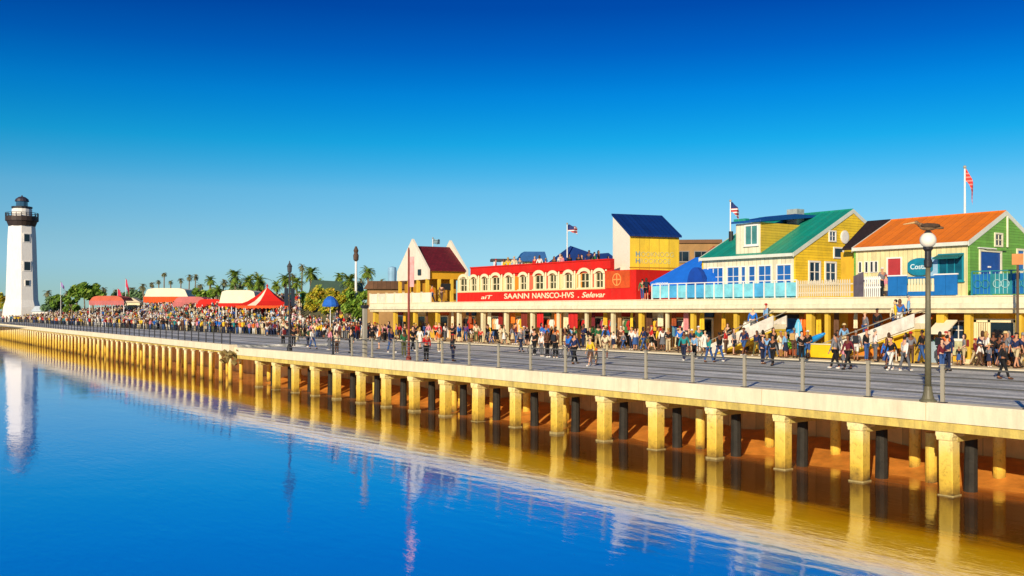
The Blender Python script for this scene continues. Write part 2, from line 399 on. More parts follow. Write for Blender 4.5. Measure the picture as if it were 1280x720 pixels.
for k in range(-5, 18):
    x = -3.3*k+rnd.uniform(-.05, .05)
    p1 = link('pile', pm, pier, (x, .38, 0)); p1.rotation_euler = (rnd.uniform(-.012, .012), rnd.uniform(-.012, .012), rnd.uniform(-.06, .06)); q_ = rnd.uniform(.9, 1.08); p1.scale = (q_, q_, 1)
    link('pile_cap', cm, p1); c_ = link('waterline_collar', fm, p1, (0, 0, rnd.uniform(-.03, .06)))
    link('cross_beam', xm, pier, (x, 0, 0))
    t_ = link('shade_pile', tm, pier, (x+rnd.uniform(-.05, .1), 1.55, 0)); t_.rotation_euler = (rnd.uniform(-.02, .02), rnd.uniform(-.02, .02), 0)
    b_ = link('inner_pile', bm_, pier, (x+rnd.uniform(-.1, .1), 3.65, 0))
    if k % 3 == 1: link('inner_pile', bm_, pier, (x+rnd.uniform(.9, 2.0), rnd.uniform(1.9, 4.4), 0))
# pier head with cracked step where the two decks meet
FR = math.radians(-3.26)
far = thing('pier', 'distant pier stretch on thin golden posts below the packed crowd', 'pier', (-77.2, 29.35, 0), FR)
MB().prism([(-.06, 2.62), (-.06, 3.12), (-.02, 3.16), (.6, 3.16), (.6, 2.62)], -185, .1, 'x').build('coping', M_cream, far)
MB().box(-185, .1, .12, .5, 2.45, 2.617).build('edge_beam', M_ochre, far)
MB().box(-185, .1, .61, 9, 2.85, 3.12).build('deck_slab', M_asph, far)
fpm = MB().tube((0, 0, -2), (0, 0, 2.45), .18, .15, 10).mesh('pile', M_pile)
fcm = MB().box(-.2, .2, -.2, .24, 2.3, 2.447).mesh('pile_cap', M_pile, bevel=.02)
n_ = 0
for k in range(64):
    x = -.7-2.6*k
    p1 = link('pile', fpm, far, (x+rnd.uniform(-.12, .12), .3, 0)); p1.rotation_euler.z = rnd.uniform(-.1, .1)
    if k < 40: link('pile_cap', fcm, p1)
    if k % 2 == 0 and k < 60: link('inner_pile', fpm, far, (x+rnd.uniform(-.2, .6), 3.2+rnd.uniform(-.3, .3), 0))
M_rub = mk('mossy_rubble', '#8f7c48', .9, .5, 2, .6, 8)
for i in range(24):
    a, b = rnd.uniform(-2.2, 1.2), rnd.uniform(-.2, .5); r = rnd.uniform(.12, .3)
    ro = MB().bbox((0, 0, 0), (r*1.5, r, r*.8)).build('rubble_block', M_rub, far, (a, b, rnd.uniform(1.7, 2.75)), bevel=.03)
    ro.rotation_euler = (rnd.uniform(0, 1), rnd.uniform(0, 1), rnd.uniform(0, 3))

# ------------------------------------------------------------------ railings
M_wire = mk('galvanised_wire', '#5c5c58', .45, .2)
rail = thing('pier_railing', 'grey post and wire railing on the cream edge of the near pier', 'railing', (-17.3, 30.05, 2.95))
pmesh = MB().prism([(-.06, -.05), (.06, -.05), (.06, .05), (-.06, .05)], 0, 1.2, 'z').mesh('post', M_steel, bevel=.012)
pcap = MB().prism([(-.08, -.07), (.08, -.07), (.08, .07), (-.08, .07)], 1.2, 1.235, 'z').mesh('post_cap', M_steel)
pfoot = MB().box(-.12, .12, -.1, .1, 0, .025).mesh('base_plate', M_dark)
for k in range(-5, 23):
    x = -2.69*k
    if -43.2 < x+.0 < 99 and x > -60:
        q = link('post', pmesh, rail, (x, 0, 0)); link('post_cap', pcap, q); link('base_plate', pfoot, q)
        if x < -41: q.data = q.data.copy(); q.data.materials[0] = M_dark
for z in (.28, .55, .82, 1.1):
    MB().tube((-59.5, 0, z), (13.4, 0, z), (.022 if z < 1 else .03), n=6).build('wire', M_wire, rail)
frail = thing('pier_railing', 'black iron railing along the distant pier stretch before the crowd', 'railing', (-77.2, 29.6, 3.16), FR)
fpo = MB().tube((0, 0, 0), (0, 0, 1.15), .055, n=6).mesh('post', M_dark)
for k in range(76): link('post', fpo, frail, (-.6-2.2*k, 0, 0))
for z in (.3, .6, .9, 1.12): MB().tube((-168, 0, z), (-.4, 0, z), .022, n=5).build('rail', M_dark, frail)

# ------------------------------------------------------------------ lamps and poles on the edge
M_pole = mk('weathered_pole_paint', '#6d6a52', .5, .25, 3, .2, 20, grime=.35)
M_globe = mk('lamp_globe_glass', '#f6efd8', .25, .03, bump=0, spec=.6)
lx = along(1160, 30.0)
lamp = thing('street_lamp', 'tall olive lamp post with one cream globe on the pier edge', 'street lamp', (lx, 30.0, 2.95))
MB().lathe([(.27, 0), (.27, .05), (.2, .1), (.17, .2), (.135, .36), (.125, .5)], 16).build('base', M_pole, lamp)
MB().lathe([(.105, .48), (.085, 3.2), (.075, 4.35)], 14).build('pole', M_pole, lamp, smooth=True)
MB().lathe([(.08, 4.33), (.12, 4.36), (.13, 4.55), (.1, 4.62), (.1, 4.86), (.15, 4.93), (.16, 5.0)], 14).build('collar', M_dark, lamp)
MB().sphere((0, 0, 5.22), .255, 20, 14).build('globe', M_globe, lamp, smooth=True)
MB().lathe([(.12, 5.46), (.1, 5.5), (.03, 5.54)], 12).build('finial', M_dark, lamp)
for i in range(3):
    t = i*2.1+.4
    b = MB().tube((.125*math.cos(t), .125*math.sin(t), .02), (.2*math.cos(t), .2*math.sin(t), .02), .03, n=6)
    b.build('bolt', M_dark, lamp)
# perched bird
bird = thing('perched_bird', 'brown long-billed sea bird perched on the cream lamp globe', 'bird', (lx, 30.0, 8.44), .93)
bd = MB()
bd.sphere((.0, 0, .16), .15, 14, 10, (1.9, .85, .85))
bd.path([(.2, 0, .2), (.3, 0, .24), (.34, 0, .29), (.36, 0, .3)], [.085, .06, .05, .055], 8)
bd.sphere((.38, 0, .3), .062, 10, 8, (1.25, .9, 1))
bd.tube((-.22, 0, .17), (-.5, 0, .12), .09, .03, 8)
bd.tube((.03, .05, .08), (.03, .05, 0.06), .02, .018, 6).tube((.03, -.05, .08), (.03, -.05, 0.06), .02, .018, 6)
M_feather = mk('brown_feathers', '#8a6a48', .8, .45, 9, .5, 30)
# the bird faces the water
bo = bd.build('body', M_feather, bird, rot=(0, 0, PI), smooth=True)
MB().tube((-.43, 0, .3), (-.8, 0, .24), .035, .014, 8).build('bill', mk('horn_bill', '#d9b277', .5), bird)
for s_ in (-1, 1):
    MB().sphere((.03, s_*.12, .2), .12, 12, 8, (2.7, .25, .6)).build('wing', mk('dark_feathers', '#4c3a2a', .8, .4, 12), bird, smooth=True)

px_ = along(362, 30.3)
l2 = thing('street_lamp', 'black iron lamp mast standing on the pier before the striped tent', 'street lamp', (px_, 30.3, 2.92))
MB().lathe([(.2, 0), (.2, .3), (.1, .5), (.075, 3), (.065, 5.6), (.05, 5.75)], 12).build('pole', M_dark, l2)
MB().lathe([(.06, 5.7), (.15, 5.8), (.17, 6.15), (.21, 6.18), (.05, 6.45), (.03, 6.6)], 10).build('lantern', mk('lantern_metal', '#4a4a48', .5), l2)
for s_ in (-1, 1): MB().box(-.02, .02, min(s_*.1, s_*.4), max(s_*.1, s_*.4), 3.3, 4.6).build('banner', mk('dark_banner', '#34404a', .8), l2)
px_ = along(511, 30.5)
l3 = thing('banner_mast', 'tall rust red mast with narrow pink banner by the railing', 'mast', (px_, 30.5, 2.9))
MB().lathe([(.16, 0), (.16, .2), (.08, .3), (.06, 6.6), (.03, 6.75)], 10).build('pole', mk('rust_red_paint', '#8c3b2c', .6, .3), l3)
MB().box(.07, .36, -.012, .012, 4.4, 6.2).build('banner', mk('pink_banner', '#e8a39a', .8, .35, 2), l3, rot=(0, 0, .5))
px_ = along(456, 30.2)
l4 = thing('bollard_lamp', 'pale grey square post with flat cap where the pier steps', 'post', (px_, 30.2, 2.94))
MB().prism([(-.12, -.12), (.12, -.12), (.12, .12), (-.12, .12)], 0, 3.1, 'z').build('pole', M_steel, l4, bevel=.02)
MB().prism([(-.19, -.19), (.19, -.19), (.19, .19), (-.19, .19)], 3.1, 3.3, 'z').build('cap', M_dark, l4, bevel=.03)
x_, y_ = camxy(445, 118)
l5 = thing('light_mast', 'very tall white mast with brown floodlight head among the palms', 'mast', (x_, y_, 2.9))
MB().lathe([(.2, 0), (.17, 3), (.13, 8.4), (.13, 8.8)], 12).build('pole', M_white, l5, smooth=True)
MB().lathe([(.13, 8.8), (.3, 9.0), (.34, 9.5), (.22, 9.8), (.3, 10.1), (.1, 10.6)], 10).build('head', mk('brown_enamel', '#5c4636', .5, .3, 3), l5)
# ------------------------------------------------------------------ building pieces
SLAB = 6.7
V0 = 51.5
def faceM(face, W, D):
    """local frame on a house face: x along the face (seen from outside), y outward = -y, z up"""
    if face == 'front': return Matrix.Identity(4)
    if face == 'right': return Matrix.Translation((W+.03, 0, 0)) @ Matrix.Rotation(PI/2, 4, 'Z')
    if face == 'left': return Matrix.Translation((0, D, 0)) @ Matrix.Rotation(-PI/2, 4, 'Z')
def window(parent, M, x, z, w, h, nx=2, ny=2, fw=.07, frame=None, pane=None, sill=True, name='window', shutters=None):
    frame = frame or M_white; pane = pane or M_glass
    f = MB()
    f.box(x-fw, x+w+fw, -.07, -.001, z+h, z+h+fw, M).box(x-fw, x+w+fw, -.07, -.001, z-fw, z, M)
    f.box(x-fw, x, -.07, -.001, z, z+h, M).box(x+w, x+w+fw, -.07, -.001, z, z+h, M)
    b = fw*.45
    for i in range(1, nx): f.box(x+w*i/nx-b/2, x+w*i/nx+b/2, -.05, -.012, z, z+h, M)
    for i in range(1, ny): f.box(x, x+w, -.046, -.013, z+h*i/ny-b/2, z+h*i/ny+b/2, M)
    o = f.build(name, frame, parent)
    MB().box(x, x+w, -.011, .01, z, z+h, M).build('pane', pane, o)
    if sill: MB().box(x-fw-.05, x+w+fw+.05, -.15, -.002, z-fw-.06, z-fw-.003, M).build('sill', frame, o)
    if shutters is not None:
        for a in (x-fw-w*.42, x+w+fw+.02): MB().box(a, a+w*.4, -.05, -.002, z, z+h, M).build('shutter', shutters, o)
    return o
def door(parent, M, x, z, w, h, mat, frame=None):
    f = MB(); fr = frame or M_white
    f.box(x-.08, x, -.08, -.001, z, z+h+.08, M).box(x+w, x+w+.08, -.08, -.001, z, z+h+.08, M).box(x, x+w, -.08, -.001, z+h, z+h+.08, M)
    o = f.build('door_frame', fr, parent)
    d = MB().box(x, x+w, -.03, -.0015, z, z+h, M)
    for a, b in ((.08, .42), (.52, .92)): d.box(x+w*.14, x+w*.86, -.045, -.0305, z+h*a, z+h*b, M)
    dd = d.build('door', mat, o)
    return o
def gable_wall(parent, W, D, eave, ridge, m_front, m_gable, t=.0):
    """closed house body; the front/back and the gables are separate parts"""
    MB().box(.02, W-.02, 0, D, 0, eave).build('wall', m_front, parent)
    pr = [(-.015, 0), (D+.015, 0), (D+.015, eave), (D/2, ridge-.02), (-.015, eave)]
    MB().prism(pr, -.03, .1, 'x').build('gable_wall', m_gable, parent)
    MB().prism(pr, W-.1, W+.03, 'x').build('gable_wall', m_gable, parent)
def roof(parent, W, D, eave, ridge, mat, ox=.25, oy=.35, th=.13, trim=None, name='roof', x0=None, x1=None):
    k = (ridge-eave)/(D/2); a = -ox if x0 is None else x0; b = W+ox if x1 is None else x1
    lo = eave-k*oy+.02
    pr = [(-oy, lo), (D/2, ridge+.02), (D+oy, lo), (D+oy, lo+th), (D/2, ridge+th+.03), (-oy, lo+th)]
    r = MB().prism(pr, a, b, 'x').build(name, mat, parent)
    if trim:
        for xx in (a-.05, b+.003):
            bb = MB()
            for y0, z0, y1, z1 in ((-oy, lo, D/2, ridge+.02), (D/2, ridge+.02, D+oy, lo)):
                bb.add([(xx, y0, z0-.12), (xx, y1, z1-.12), (xx, y1, z1+th+.04), (xx, y0, z0+th+.04), (xx+.047, y0, z0-.12), (xx+.047, y1, z1-.12), (xx+.047, y1, z1+th+.04), (xx+.047, y0, z0+th+.04)],
                       [(0, 1, 2, 3), (7, 6, 5, 4), (0, 4, 5, 1), (1, 5, 6, 2), (2, 6, 7, 3), (3, 7, 4, 0)])
            bb.build('bargeboard', trim, parent)
        MB().box(a, b, -oy-.06, -oy-.004, lo-.06, lo+th+.02).build('gutter', trim, parent)
    MB().tube((a, D/2, ridge+th+.04), (b, D/2, ridge+th+.04), .06, n=6).build('ridge_cap', mat, parent)
    return r
def inst(parent, me, name, x, y, z, rz=0):
    o = link(name, me, parent, (x, y, z)); o.rotation_euler.z = rz; return o

# ------------------------------------------------------------------ the arcade terrace
M_terr = mk('terrace_concrete', '#f4e6c2', .8, .12, .6, .3, 14, grime=.25)
M_col = mk('yellow_column_paint', '#e6bd3a', .7, .15, 1.2, .15, grime=.25)
M_colc = mk('cream_column_paint', '#eadcae', .7, .15, 1.2, .15, grime=.25)
M_soff = mk('soffit', '#e8c878', .85, .2)
terr = thing('arcade_terrace', 'long two level shopping arcade with cream terrace slab over columns', 'arcade', (0, V0, 2.9))
TX0 = along(462, V0)
MB().prism([(0, 3.06), (-.12, 3.12), (-.12, 3.34), (0, 3.42), (0, 3.72), (-.06, 3.74), (-.06, 3.8), (24, 3.8), (24, 3.06)], TX0, 2, 'x').build('terrace_slab', M_terr, terr)
MB().box(TX0, 2, .05, .5, 2.86, 3.055).build('edge_beam', M_colc, terr)
bays = [(TX0, along(560, 56), '#e6b83a', 'mustard_back_wall'), (along(560, 56), along(810, 56), '#dcae74', 'tan_back_wall'), (along(810, 56), along(905, 56), '#cf9c54', 'brown_back_wall'), (along(905, 56), along(1060, 56), '#f0c03c', 'ochre_back_wall'), (along(1060, 56), along(1165, 56), '#ea8c26', 'orange_back_wall'), (along(1165, 56), 2, '#e3b838', 'yellow_back_wall')]
for a, b, c, n in bays:
    MB().box(a+.002, b-.002, 4.5, 4.9, .1, 3.055).build('back_wall', mk(n, c, .85, .3, .7, .3, 8, grime=.35), terr)
cols = [(1276, 8, 1), (1212, 9, 1), (1178, 11, 1), (1131, 8, 1), (1036, 6, 1), (1014, 9, 1), (965, 8, 1), (922, 6, 1), (868, 6, 1), (836, 4, 0), (803, 6, 1), (768, 5, 0), (735, 4, 0), (700, 5, 0), (667, 5, 0), (634, 5, 0), (605, 5, 0), (575, 5, 0), (548, 5, 1), (520, 5, 1), (495, 5, 1), (470, 6, 1)]
for px, wd, yl in cols:
    x = along(px, V0+.55); w_ = wd*depth(x, V0+.55)/FPX*.9
    c = MB().box(x-w_/2, x+w_/2, .3, .3+w_, .14, 2.855).build('column', M_col if yl else M_colc, terr, bevel=.02)
    MB().box(x-w_/2-.06, x+w_/2+.06, .24, .36+w_, .13, .36).build('plinth', M_colc, c)
# shop openings in the back wall: each with frame, dark pane, header board
shop_cols = ['#b3201c', '#e9dcc0', '#c8541c', '#274f86', '#6a2f1f', '#d9a72c', '#2c6b5b', '#e6e0d0', '#a31f20']
for i, px in enumerate([500, 528, 556, 590, 622, 652, 683, 716, 750, 786, 822, 852, 885]):
    x = along(px, 56); d = depth(x, 56); w_ = 16*d/FPX
    fr = MB(); z0, z1 = .2, 2.45
    fr.box(x-w_/2-.1, x-w_/2, 4.36, 4.49, z0, z1).box(x+w_/2, x+w_/2+.1, 4.36, 4.49, z0, z1).box(x-w_/2, x+w_/2, 4.36, 4.49, z1-.1, z1)
    f = fr.build('shopfront', M_creamp if i % 2 else M_white, terr)
    MB().box(x-w_/2, x+w_/2, 4.44, 4.495, z0, z1-.1).build('pane', M_glassdark, f)
    MB().box(x-w_/2-.15, x+w_/2+.15, 4.3, 4.49, z1+.06, z1+.5).build('fascia_board', mk('fascia_%d' % i, shop_cols[i % 9], .6, .15), f)
# lower shop on the near end: yellow projecting wall with white window, dark shutter bay
xs0, xs1 = along(1172, 53.2), along(1236, 53.2)
MB().box(xs0, xs1, 1.75, 4.48, .14, 3.05).build('shop_wall', mk('yellow_back_wall', '#e3b838'), terr)
MT = Matrix.Translation((0, 1.75, 0))
wx0, wx1 = along(1190, 53.2), along(1206, 53.2)
window(terr, MT, wx0, 1.42, wx1-wx0, .95, 2, 2, .09)
MB().box(along(1185, 53.2), along(1210, 53.2), 1.6, 1.748, .5, 1.28).build('painted_panel', mk('pale_graffiti_panel', '#cfd0a4', .8, .5, 3), terr)
MB().box(along(1186, 53.2), along(1214, 53.2), 1.66, 1.748, 2.44, 2.98).build('sign_panel', mk('brown_sign_board', '#a5621c', .8, .5, 2), terr)
sx0, sx1 = along(1219, 52.6), along(1272, 52.6)
gr = MB()
for a in (sx0, (sx0*2+sx1)/3, sx1-.14): gr.box(a, a+.14, .95, 1.08, .14, 2.5)
gr.box(sx0, sx1, .95, 1.08, 2.36, 2.55)
gf = gr.build('shop_frame', M_creamp, terr)
MB().box((sx0*2+sx1)/3+.15, sx1-.16, .99, 1.05, .3, 2.34).build('pane', M_glassdark, gf)
for i in range(5):
    a = sx0+.16+i*((sx1-sx0)/3-.16)/5
    MB().box(a, a+.06, .99, 1.05, .3, 2.34).build('baluster', M_creamp, gf)

# ------------------------------------------------------------------ stairs
def stair(pxa, pxb, v, label, below, H):
    x0, x1 = along(pxa, v), along(pxb, v); L = x1-x0; n = 14
    t = thing('staircase', label, 'staircase', (x0, v, 3.03))
    st = MB(); pr = []
    for i in range(n): pr += [(L*i/n, H*(i+1)/n), (L*(i+1)/n, H*(i+1)/n)]
    pr += [(L, H-.3), (.4, 0), (0, 0)]
    st.prism(pr, .12, 1.28, 'y')
    st.build('steps', M_terr, t)
    for y0 in (-.0, 1.29):
        MB().prism([(-.1, .0), (-.1, .55), (L*.02, .62), (L, H+.55), (L, H-.2), (.35, .0)], y0, y0+.11, 'y').build('parapet', mk('white_stair_render', '#efe6d2', .8, .3, 1.2, .3, grime=.3), t, bevel=.02)
        MB().tube((-.1, y0+.055, .8), (L, y0+.055, H+.8), .03, n=6).build('handrail', M_steel, t)
    MB().prism([(.45, .0), (L, H-.31), (L, H-.42), (.7, .0)], .14, 1.26, 'y').build('soffit', mk('yellow_soffit', below, .8, .25), t)
    MB().box(L-.3, L-.05, .2, 1.2, 0, H-.45).build('pillar', M_col, t)
    return t
stair(1024, 1142, 50.0, 'pale staircase climbing to the terrace beside the orange roofed cottage', '#d8b92c', 2.15)
stair(886, 966, 50.0, 'pale staircase climbing to the terrace below the teal roofed house', '#b8a070', 2.0)

# ------------------------------------------------------------------ orange-roofed cottage
M_green = mk('green_clapboard', '#74b34a', .7, .2, .8, .1, pattern='clap', pitch=.16, grime=.22)
M_cream_clap = mk('cream_clapboard', '#f1e3a6', .7, .16, .8, .1, pattern='plank', pitch=.3, grime=.2)
M_orange = mk('orange_roofing', '#f07c0e', .75, .1, 1.5, .2, 20, pattern='seam', pitch=.5, grime=.18)
M_brown = mk('brown_shingles', '#33221a', .8, .25, 2, .4, 20, pattern='shingle', pitch=.2)
M_navy = mk('navy_paint', '#12427e', .5, .15)
M_teal = mk('teal_paint', '#1b8ea0', .55, .18, 1.5)
M_blue = mk('blue_paint', '#1a6fb4', .55, .2, 1.5)
xA = along(1068, 54); WA = along(1212, 54)-xA; DA = 8.0
A = thing('cottage', 'green and cream cottage with bright orange shingle roof on the terrace', 'cottage', (xA, 54, SLAB))
gable_wall(A, WA, DA, 3.0, 4.85, M_cream_clap, M_green)
roof(A, WA, DA, 3.0, 4.85, M_orange, .02, .2, trim=mk('pale_trim', '#d9dccb', .6, .1))
k = 1.85/4
MB().add([(-.7, -.25, 2.95), (-.06, -.25, 2.95), (-.06, 4, 4.95), (-1.75, 4, 4.95), (-.7, -.25, 3.1), (-.06, -.25, 3.1), (-.06, 4, 5.1), (-1.75, 4, 5.1)],
         [(0, 1, 2, 3), (7, 6, 5, 4), (0, 4, 5, 1), (1, 5, 6, 2), (2, 6, 7, 3), (3, 7, 4, 0)]).build('side_roof', M_brown, A)
MB().box(-1.4, -.035, .6, 3.6, 0, 2.9).build('side_wall', mk('ochre_side_wall', '#e0b02c', .7, .2), A)
I4 = Matrix.Identity(4)
def lx_(px): return along(px, 54)-xA
for a in (1075.5, 1083.5, 1090, 1095.5): window(A, I4, lx_(a)-.08, 1.55, .17, .62, 1, 1, .04, sill=False, pane=M_glassdark)
for a in (1083, 1089, 1095): window(A, I4, lx_(a)-.08, .95, .19, .22, 1, 1, .035, sill=False, pane=M_glassdark)
door(A, I4, lx_(1110.5), .02, lx_(1126.5)-lx_(1110.5), 2.28, mk('red_door_paint', '#b3383a', .6, .2))
# teal kiosk opening and oval signboard
window(A, I4, lx_(1175), .95, lx_(1203)-lx_(1175), 1.4, 3, 1, .1, frame=M_teal, pane=mk('teal_shade_glass', '#0f5a70', .2, .5, 1), name='serving_window')
MB().prism([(-.65, 2.2), (.0, 2.42), (.0, 2.36), (-.65, 2.12)], lx_(1173), lx_(1205), 'x').build('awning', mk('dark_teal_canvas', '#136a68', .8, .2), A)
sg = MB()
sgx0, sgx1 = lx_(1136), lx_(1167); cx_ = (sgx0+sgx1)/2; rx = (sgx1-sgx0)/2
sg.prism([(cx_+rx*max(-1, min(1, 1.12*math.cos(t)))*(.995), 1.75+.52*math.sin(t)) for t in [2*PI*i/28 for i in range(28)]], -.16, -.05, 'y')
sgn = sg.build('sign_board', mk('teal_sign_paint', '#15819a', .5, .3, 2), A)
link('lettering', text_mesh('Costaia', .42, mk('sign_white', '#dff0ee', .5), depth=.012), sgn, (cx_+.05, -.175, 1.62), (PI/2, 0, 0))
MB().box(lx_(1129), lx_(1172), -.2, -.02, .78, 1.12).build('counter_band', M_teal, A)
MB().box(lx_(1163.5), lx_(1173), -.06, -.003, 1.15, 2.3).build('wall_panel', mk('pale_blue_board', '#9cc3da', .6, .2), A)
# green gable: door window, attic window, drain pipe, side window
MR = faceM('right', WA, DA)
window(A, MR, 1.05, 1.0, 2.25, 1.55, 1, 1, .12, pane=mk('royal_blue_blind', '#12479a', .25, .25, 1.5), frame=mk('cream_trim', '#e8e2c0', .6))
MB().box(1.9, 2.2, -.05, -.012, 1.65, 1.74, MR).box(2.1, 2.25, -.05, -.012, 1.25, 1.5, MR).build('notice', M_white, A)
window(A, MR, 2.72, 2.98, .72, .62, 2, 2, .1, frame=mk('cream_trim', '#e8e2c0', .6), sill=False, pane=M_glassdark)
MB().tube((WA+.1, 4.0, 2.9), (WA+.1, 4.0, 4.7), .06, n=8).build('drain_pipe', mk('cream_trim', '#e8e2c0'), A)
window(A, MR, 5.3, 1.55, 1.5, 1.2, 2, 1, .12, frame=mk('cream_trim', '#e8e2c0', .6), pane=M_glassblue)
MB().path([(WA+.09, .8, 2.75), (WA+.09, 1.8, 2.62), (WA+.09, 3.9, 2.66)], .025, 5).build('cable', M_dark, A)
MB().box(.8, 2.7, -.12, -.004, 2.72, 2.78, MR).build('lamp_bracket', M_white, A)

# ------------------------------------------------------------------ teal-roofed yellow house
M_yel = mk('yellow_clapboard', '#ffd52e', .7, .18, .8, .1, pattern='clap', pitch=.18, grime=.2)
M_yel2 = mk('yellow_dormer_board', '#ecc23a', .7, .18, .8, .1, pattern='clap', pitch=.18, grime=.2)
M_tealroof = mk('teal_metal_roof', '#149a80', .45, .12, 1.2, .08, 30, pattern='seam', pitch=.42, grime=.15)
xB = along(878, 54); WB = along(994, 54)-xB; DB = 12.6
B = thing('house', 'yellow and cream house with teal metal roof and boxy dormer', 'house', (xB, 54, SLAB))
gable_wall(B, WB, DB, 2.95, 6.05, mk('cream_house_board', '#f0e6c4', .7, .15, .8, .1, pattern='plank', pitch=.35, grime=.2), M_yel)
roof(B, WB, DB, 2.95, 6.05, M_tealroof, .04, .3, trim=mk('pale_trim', '#d9dccb'))
def lb(px): return along(px, 54)-xB
for a, b, nx in ((886, 904, 3), (910, 924, 2), (927.5, 932, 1), (937, 944, 1), (949, 964, 2), (972, 989, 2)):
    window(B, I4, lb(a), .95, lb(b)-lb(a), 1.25, nx, 2, .08, pane=M_glassblue)
MB().box(0, WB, -.08, -.033, .02, .8).build('dado_board', mk('turquoise_board', '#5fc0c4', .6, .2), B)
MRB = faceM('right', WB, DB)
window(B, MRB, 1.45, 1.15, 1.05, 1.25, 2, 2, .12); window(B, MRB, 3.2, 1.15, 1.05, 1.25, 2, 2, .12)
window(B, MRB, 4.15, 2.85, .95, .58, 1, 1, .1, sill=False, pane=M_glassdark)
window(B, MRB, 3.62, 3.95, .62, .6, 2, 2, .09, sill=False)
vt = MB().lathe([(.42, 0), (.46, .02), (.46, .08), (.33, .1)], 18)
vo = vt.build('round_vent', M_white, B, (WB+.032, 5.3, 4.25), (0, PI/2, 0)); MB().lathe([(.3, .02), (.3, .09)], 16).build('louvre', M_glassdark, vo)
# dormer
dx0, dx1 = lb(919), lb(950)
dm = MB().box(dx0, dx1, .08, 4.6, 2.9, 5.22).build('dormer', mk('cream_house_board', '#f0e6c4'), B)
MB().prism([(.06, 3.1), (.06, 5.22), (4.55, 5.22), (4.55, 5.22-.0)], dx1+.002, dx1+.03, 'x').build('dormer_cheek', M_yel2, dm)
window(dm, Matrix.Translation((0, .08, 0)), lb(931.5), 3.75, lb(946)-lb(931.5), 1.25, 2, 1, .1, pane=mk('green_tint_glass', '#4b8a86', .12, .4, 1))
MB().prism([(-.25, 5.225), (-.25, 5.36), (3.4, 5.95), (5.9, 5.98), (5.9, 5.84)], dx0-.15, dx1+.28, 'x').build('dormer_roof', mk('blue_metal_roof', '#164f92', .45, .15, 1, .1, pattern='seam', pitch=.45), dm)
MB().box(dx0-.05, dx0+1.0, -.1, .3, 5.365, 5.55).build('dormer_coping', M_tealroof, dm)
MB().box(along(990, 59)-xB, along(1003, 59)-xB, 4.4, 5.2, 5.3, 6.42).build('roof_vent', mk('galvanised', '#b9c2b4', .5, .3, 3, metal=.3), B)
MB().tube((.5, 2.5, 4.2), (.5, 2.5, 5.0), .16, n=10).build('flue', M_dark, B)

# ------------------------------------------------------------------ blue canopy pavilion
M_bcan = mk('blue_canvas', '#1672dc', .75, .18, .8, .25, 8)
xC = along(815, 53); WC = along(884, 53)-xC
Cn = thing('pavilion', 'sky blue hipped canvas pavilion on white posts beside the yellow tower', 'pavilion', (xC, 53, SLAB))
hip = MB()
w2, d2 = WC, 5.0
hip.add([(-.1, -.1, 1.3), (w2+.1, -.1, 1.3), (w2+.1, d2, 1.3), (-.1, d2, 1.3), (w2*.42, d2*.45, 3.15), (w2*.78, d2*.45, 3.2)], [(0, 1, 5, 4), (1, 2, 5), (2, 3, 4, 5), (3, 0, 4)])
hip.add([(-.1, -.1, 1.02), (w2+.1, -.1, 1.02), (w2+.1, d2, 1.02), (-.1, d2, 1.02), (-.1, -.1, 1.299), (w2+.1, -.1, 1.299), (w2+.1, d2, 1.299), (-.1, d2, 1.299)], [(0, 1, 5, 4), (1, 2, 6, 5), (2, 3, 7, 6), (3, 0, 4, 7)])
hip.build('canopy', M_bcan, Cn)
MB().prism([(w2*.88+.75*math.cos(t), 1.0+1.25*math.sin(t)) for t in [PI*i/12 for i in range(13)]], -.55, -.12, 'y').build('porch_hood', mk('deep_blue_canvas', '#0d46a4', .7, .2), Cn)
for x in (0.05, w2*.33, w2*.66, w2-.05):
    for y in (0, d2-.15): MB().tube((x, y, 0), (x, y, 1.02), .06, n=8).build('post', M_white, Cn)
link('lettering', text_mesh('WOOOIS', .3, mk('sign_white', '#dff0ee'), depth=.008), Cn, (1.15, -.112, 1.06), (PI/2, 0, 0))
MB().box(.3, w2-.3, d2-.6, d2-.4, 0, 1.3).build('rear_screen', mk('aqua_board', '#4fb6cc', .6, .3), Cn)

# ------------------------------------------------------------------ yellow tower
xD, yD = -58.5, 55.3
M_towy = mk('yellow_tower_board', '#f6d03a', .65, .14, .8, .1, pattern='plank', pitch=.9, grime=.22)
D_ = thing('tower_house', 'tall plain yellow tower house with navy single pitch roof', 'house', (xD, yD, SLAB), math.radians(20.5)+YAW)
W4, D4, hf, hb = 4.53, 2.9, 5.3, 7.05
MB().box(0.02, W4, 0, D4, 0, hf).build('wall', M_towy, D_)
MB().prism([(-.01, 0), (D4+.01, 0), (D4+.01, hb), (-.01, hf)], -.03, .05, 'x').build('end_wall', mk('white_render', '#f7ecd2', .7, .05, .8, .1), D_)
MB().prism([(-.01, 0), (D4+.01, 0), (D4+.01, hb), (-.01, hf)], W4-.05, W4+.03, 'x').build('end_wall', M_towy, D_)
MB().prism([(-.3, hf-.15), (D4+.12, hb+.06), (D4+.12, hb+.2), (-.3, hf)], -.1, W4+.12, 'x').build('roof', mk('navy_metal_roof', '#0d3170', .5, .14, 1, .08, pattern='seam', pitch=.4), D_)
for z_, t_ in ((3.55, 'HOOKNOOG'), (3.0, 'ROOKOOE')):
    link('lettering', text_mesh(t_, .56, mk('faded_green_lettering', '#c9c278', .7), depth=.008), D_, (2.35, -.012, z_), (PI/2, 0, 0))
link('lettering', text_mesh('H', .58, mk('blue_lettering', '#5a8fa0', .7), depth=.009), D_, (.75, -.014, 3.55), (PI/2, 0, 0))
link('lettering', text_mesh('H', .58, mk('blue_lettering', '#2f77a8'), depth=.009), D_, (.75, -.014, 3.0), (PI/2, 0, 0))
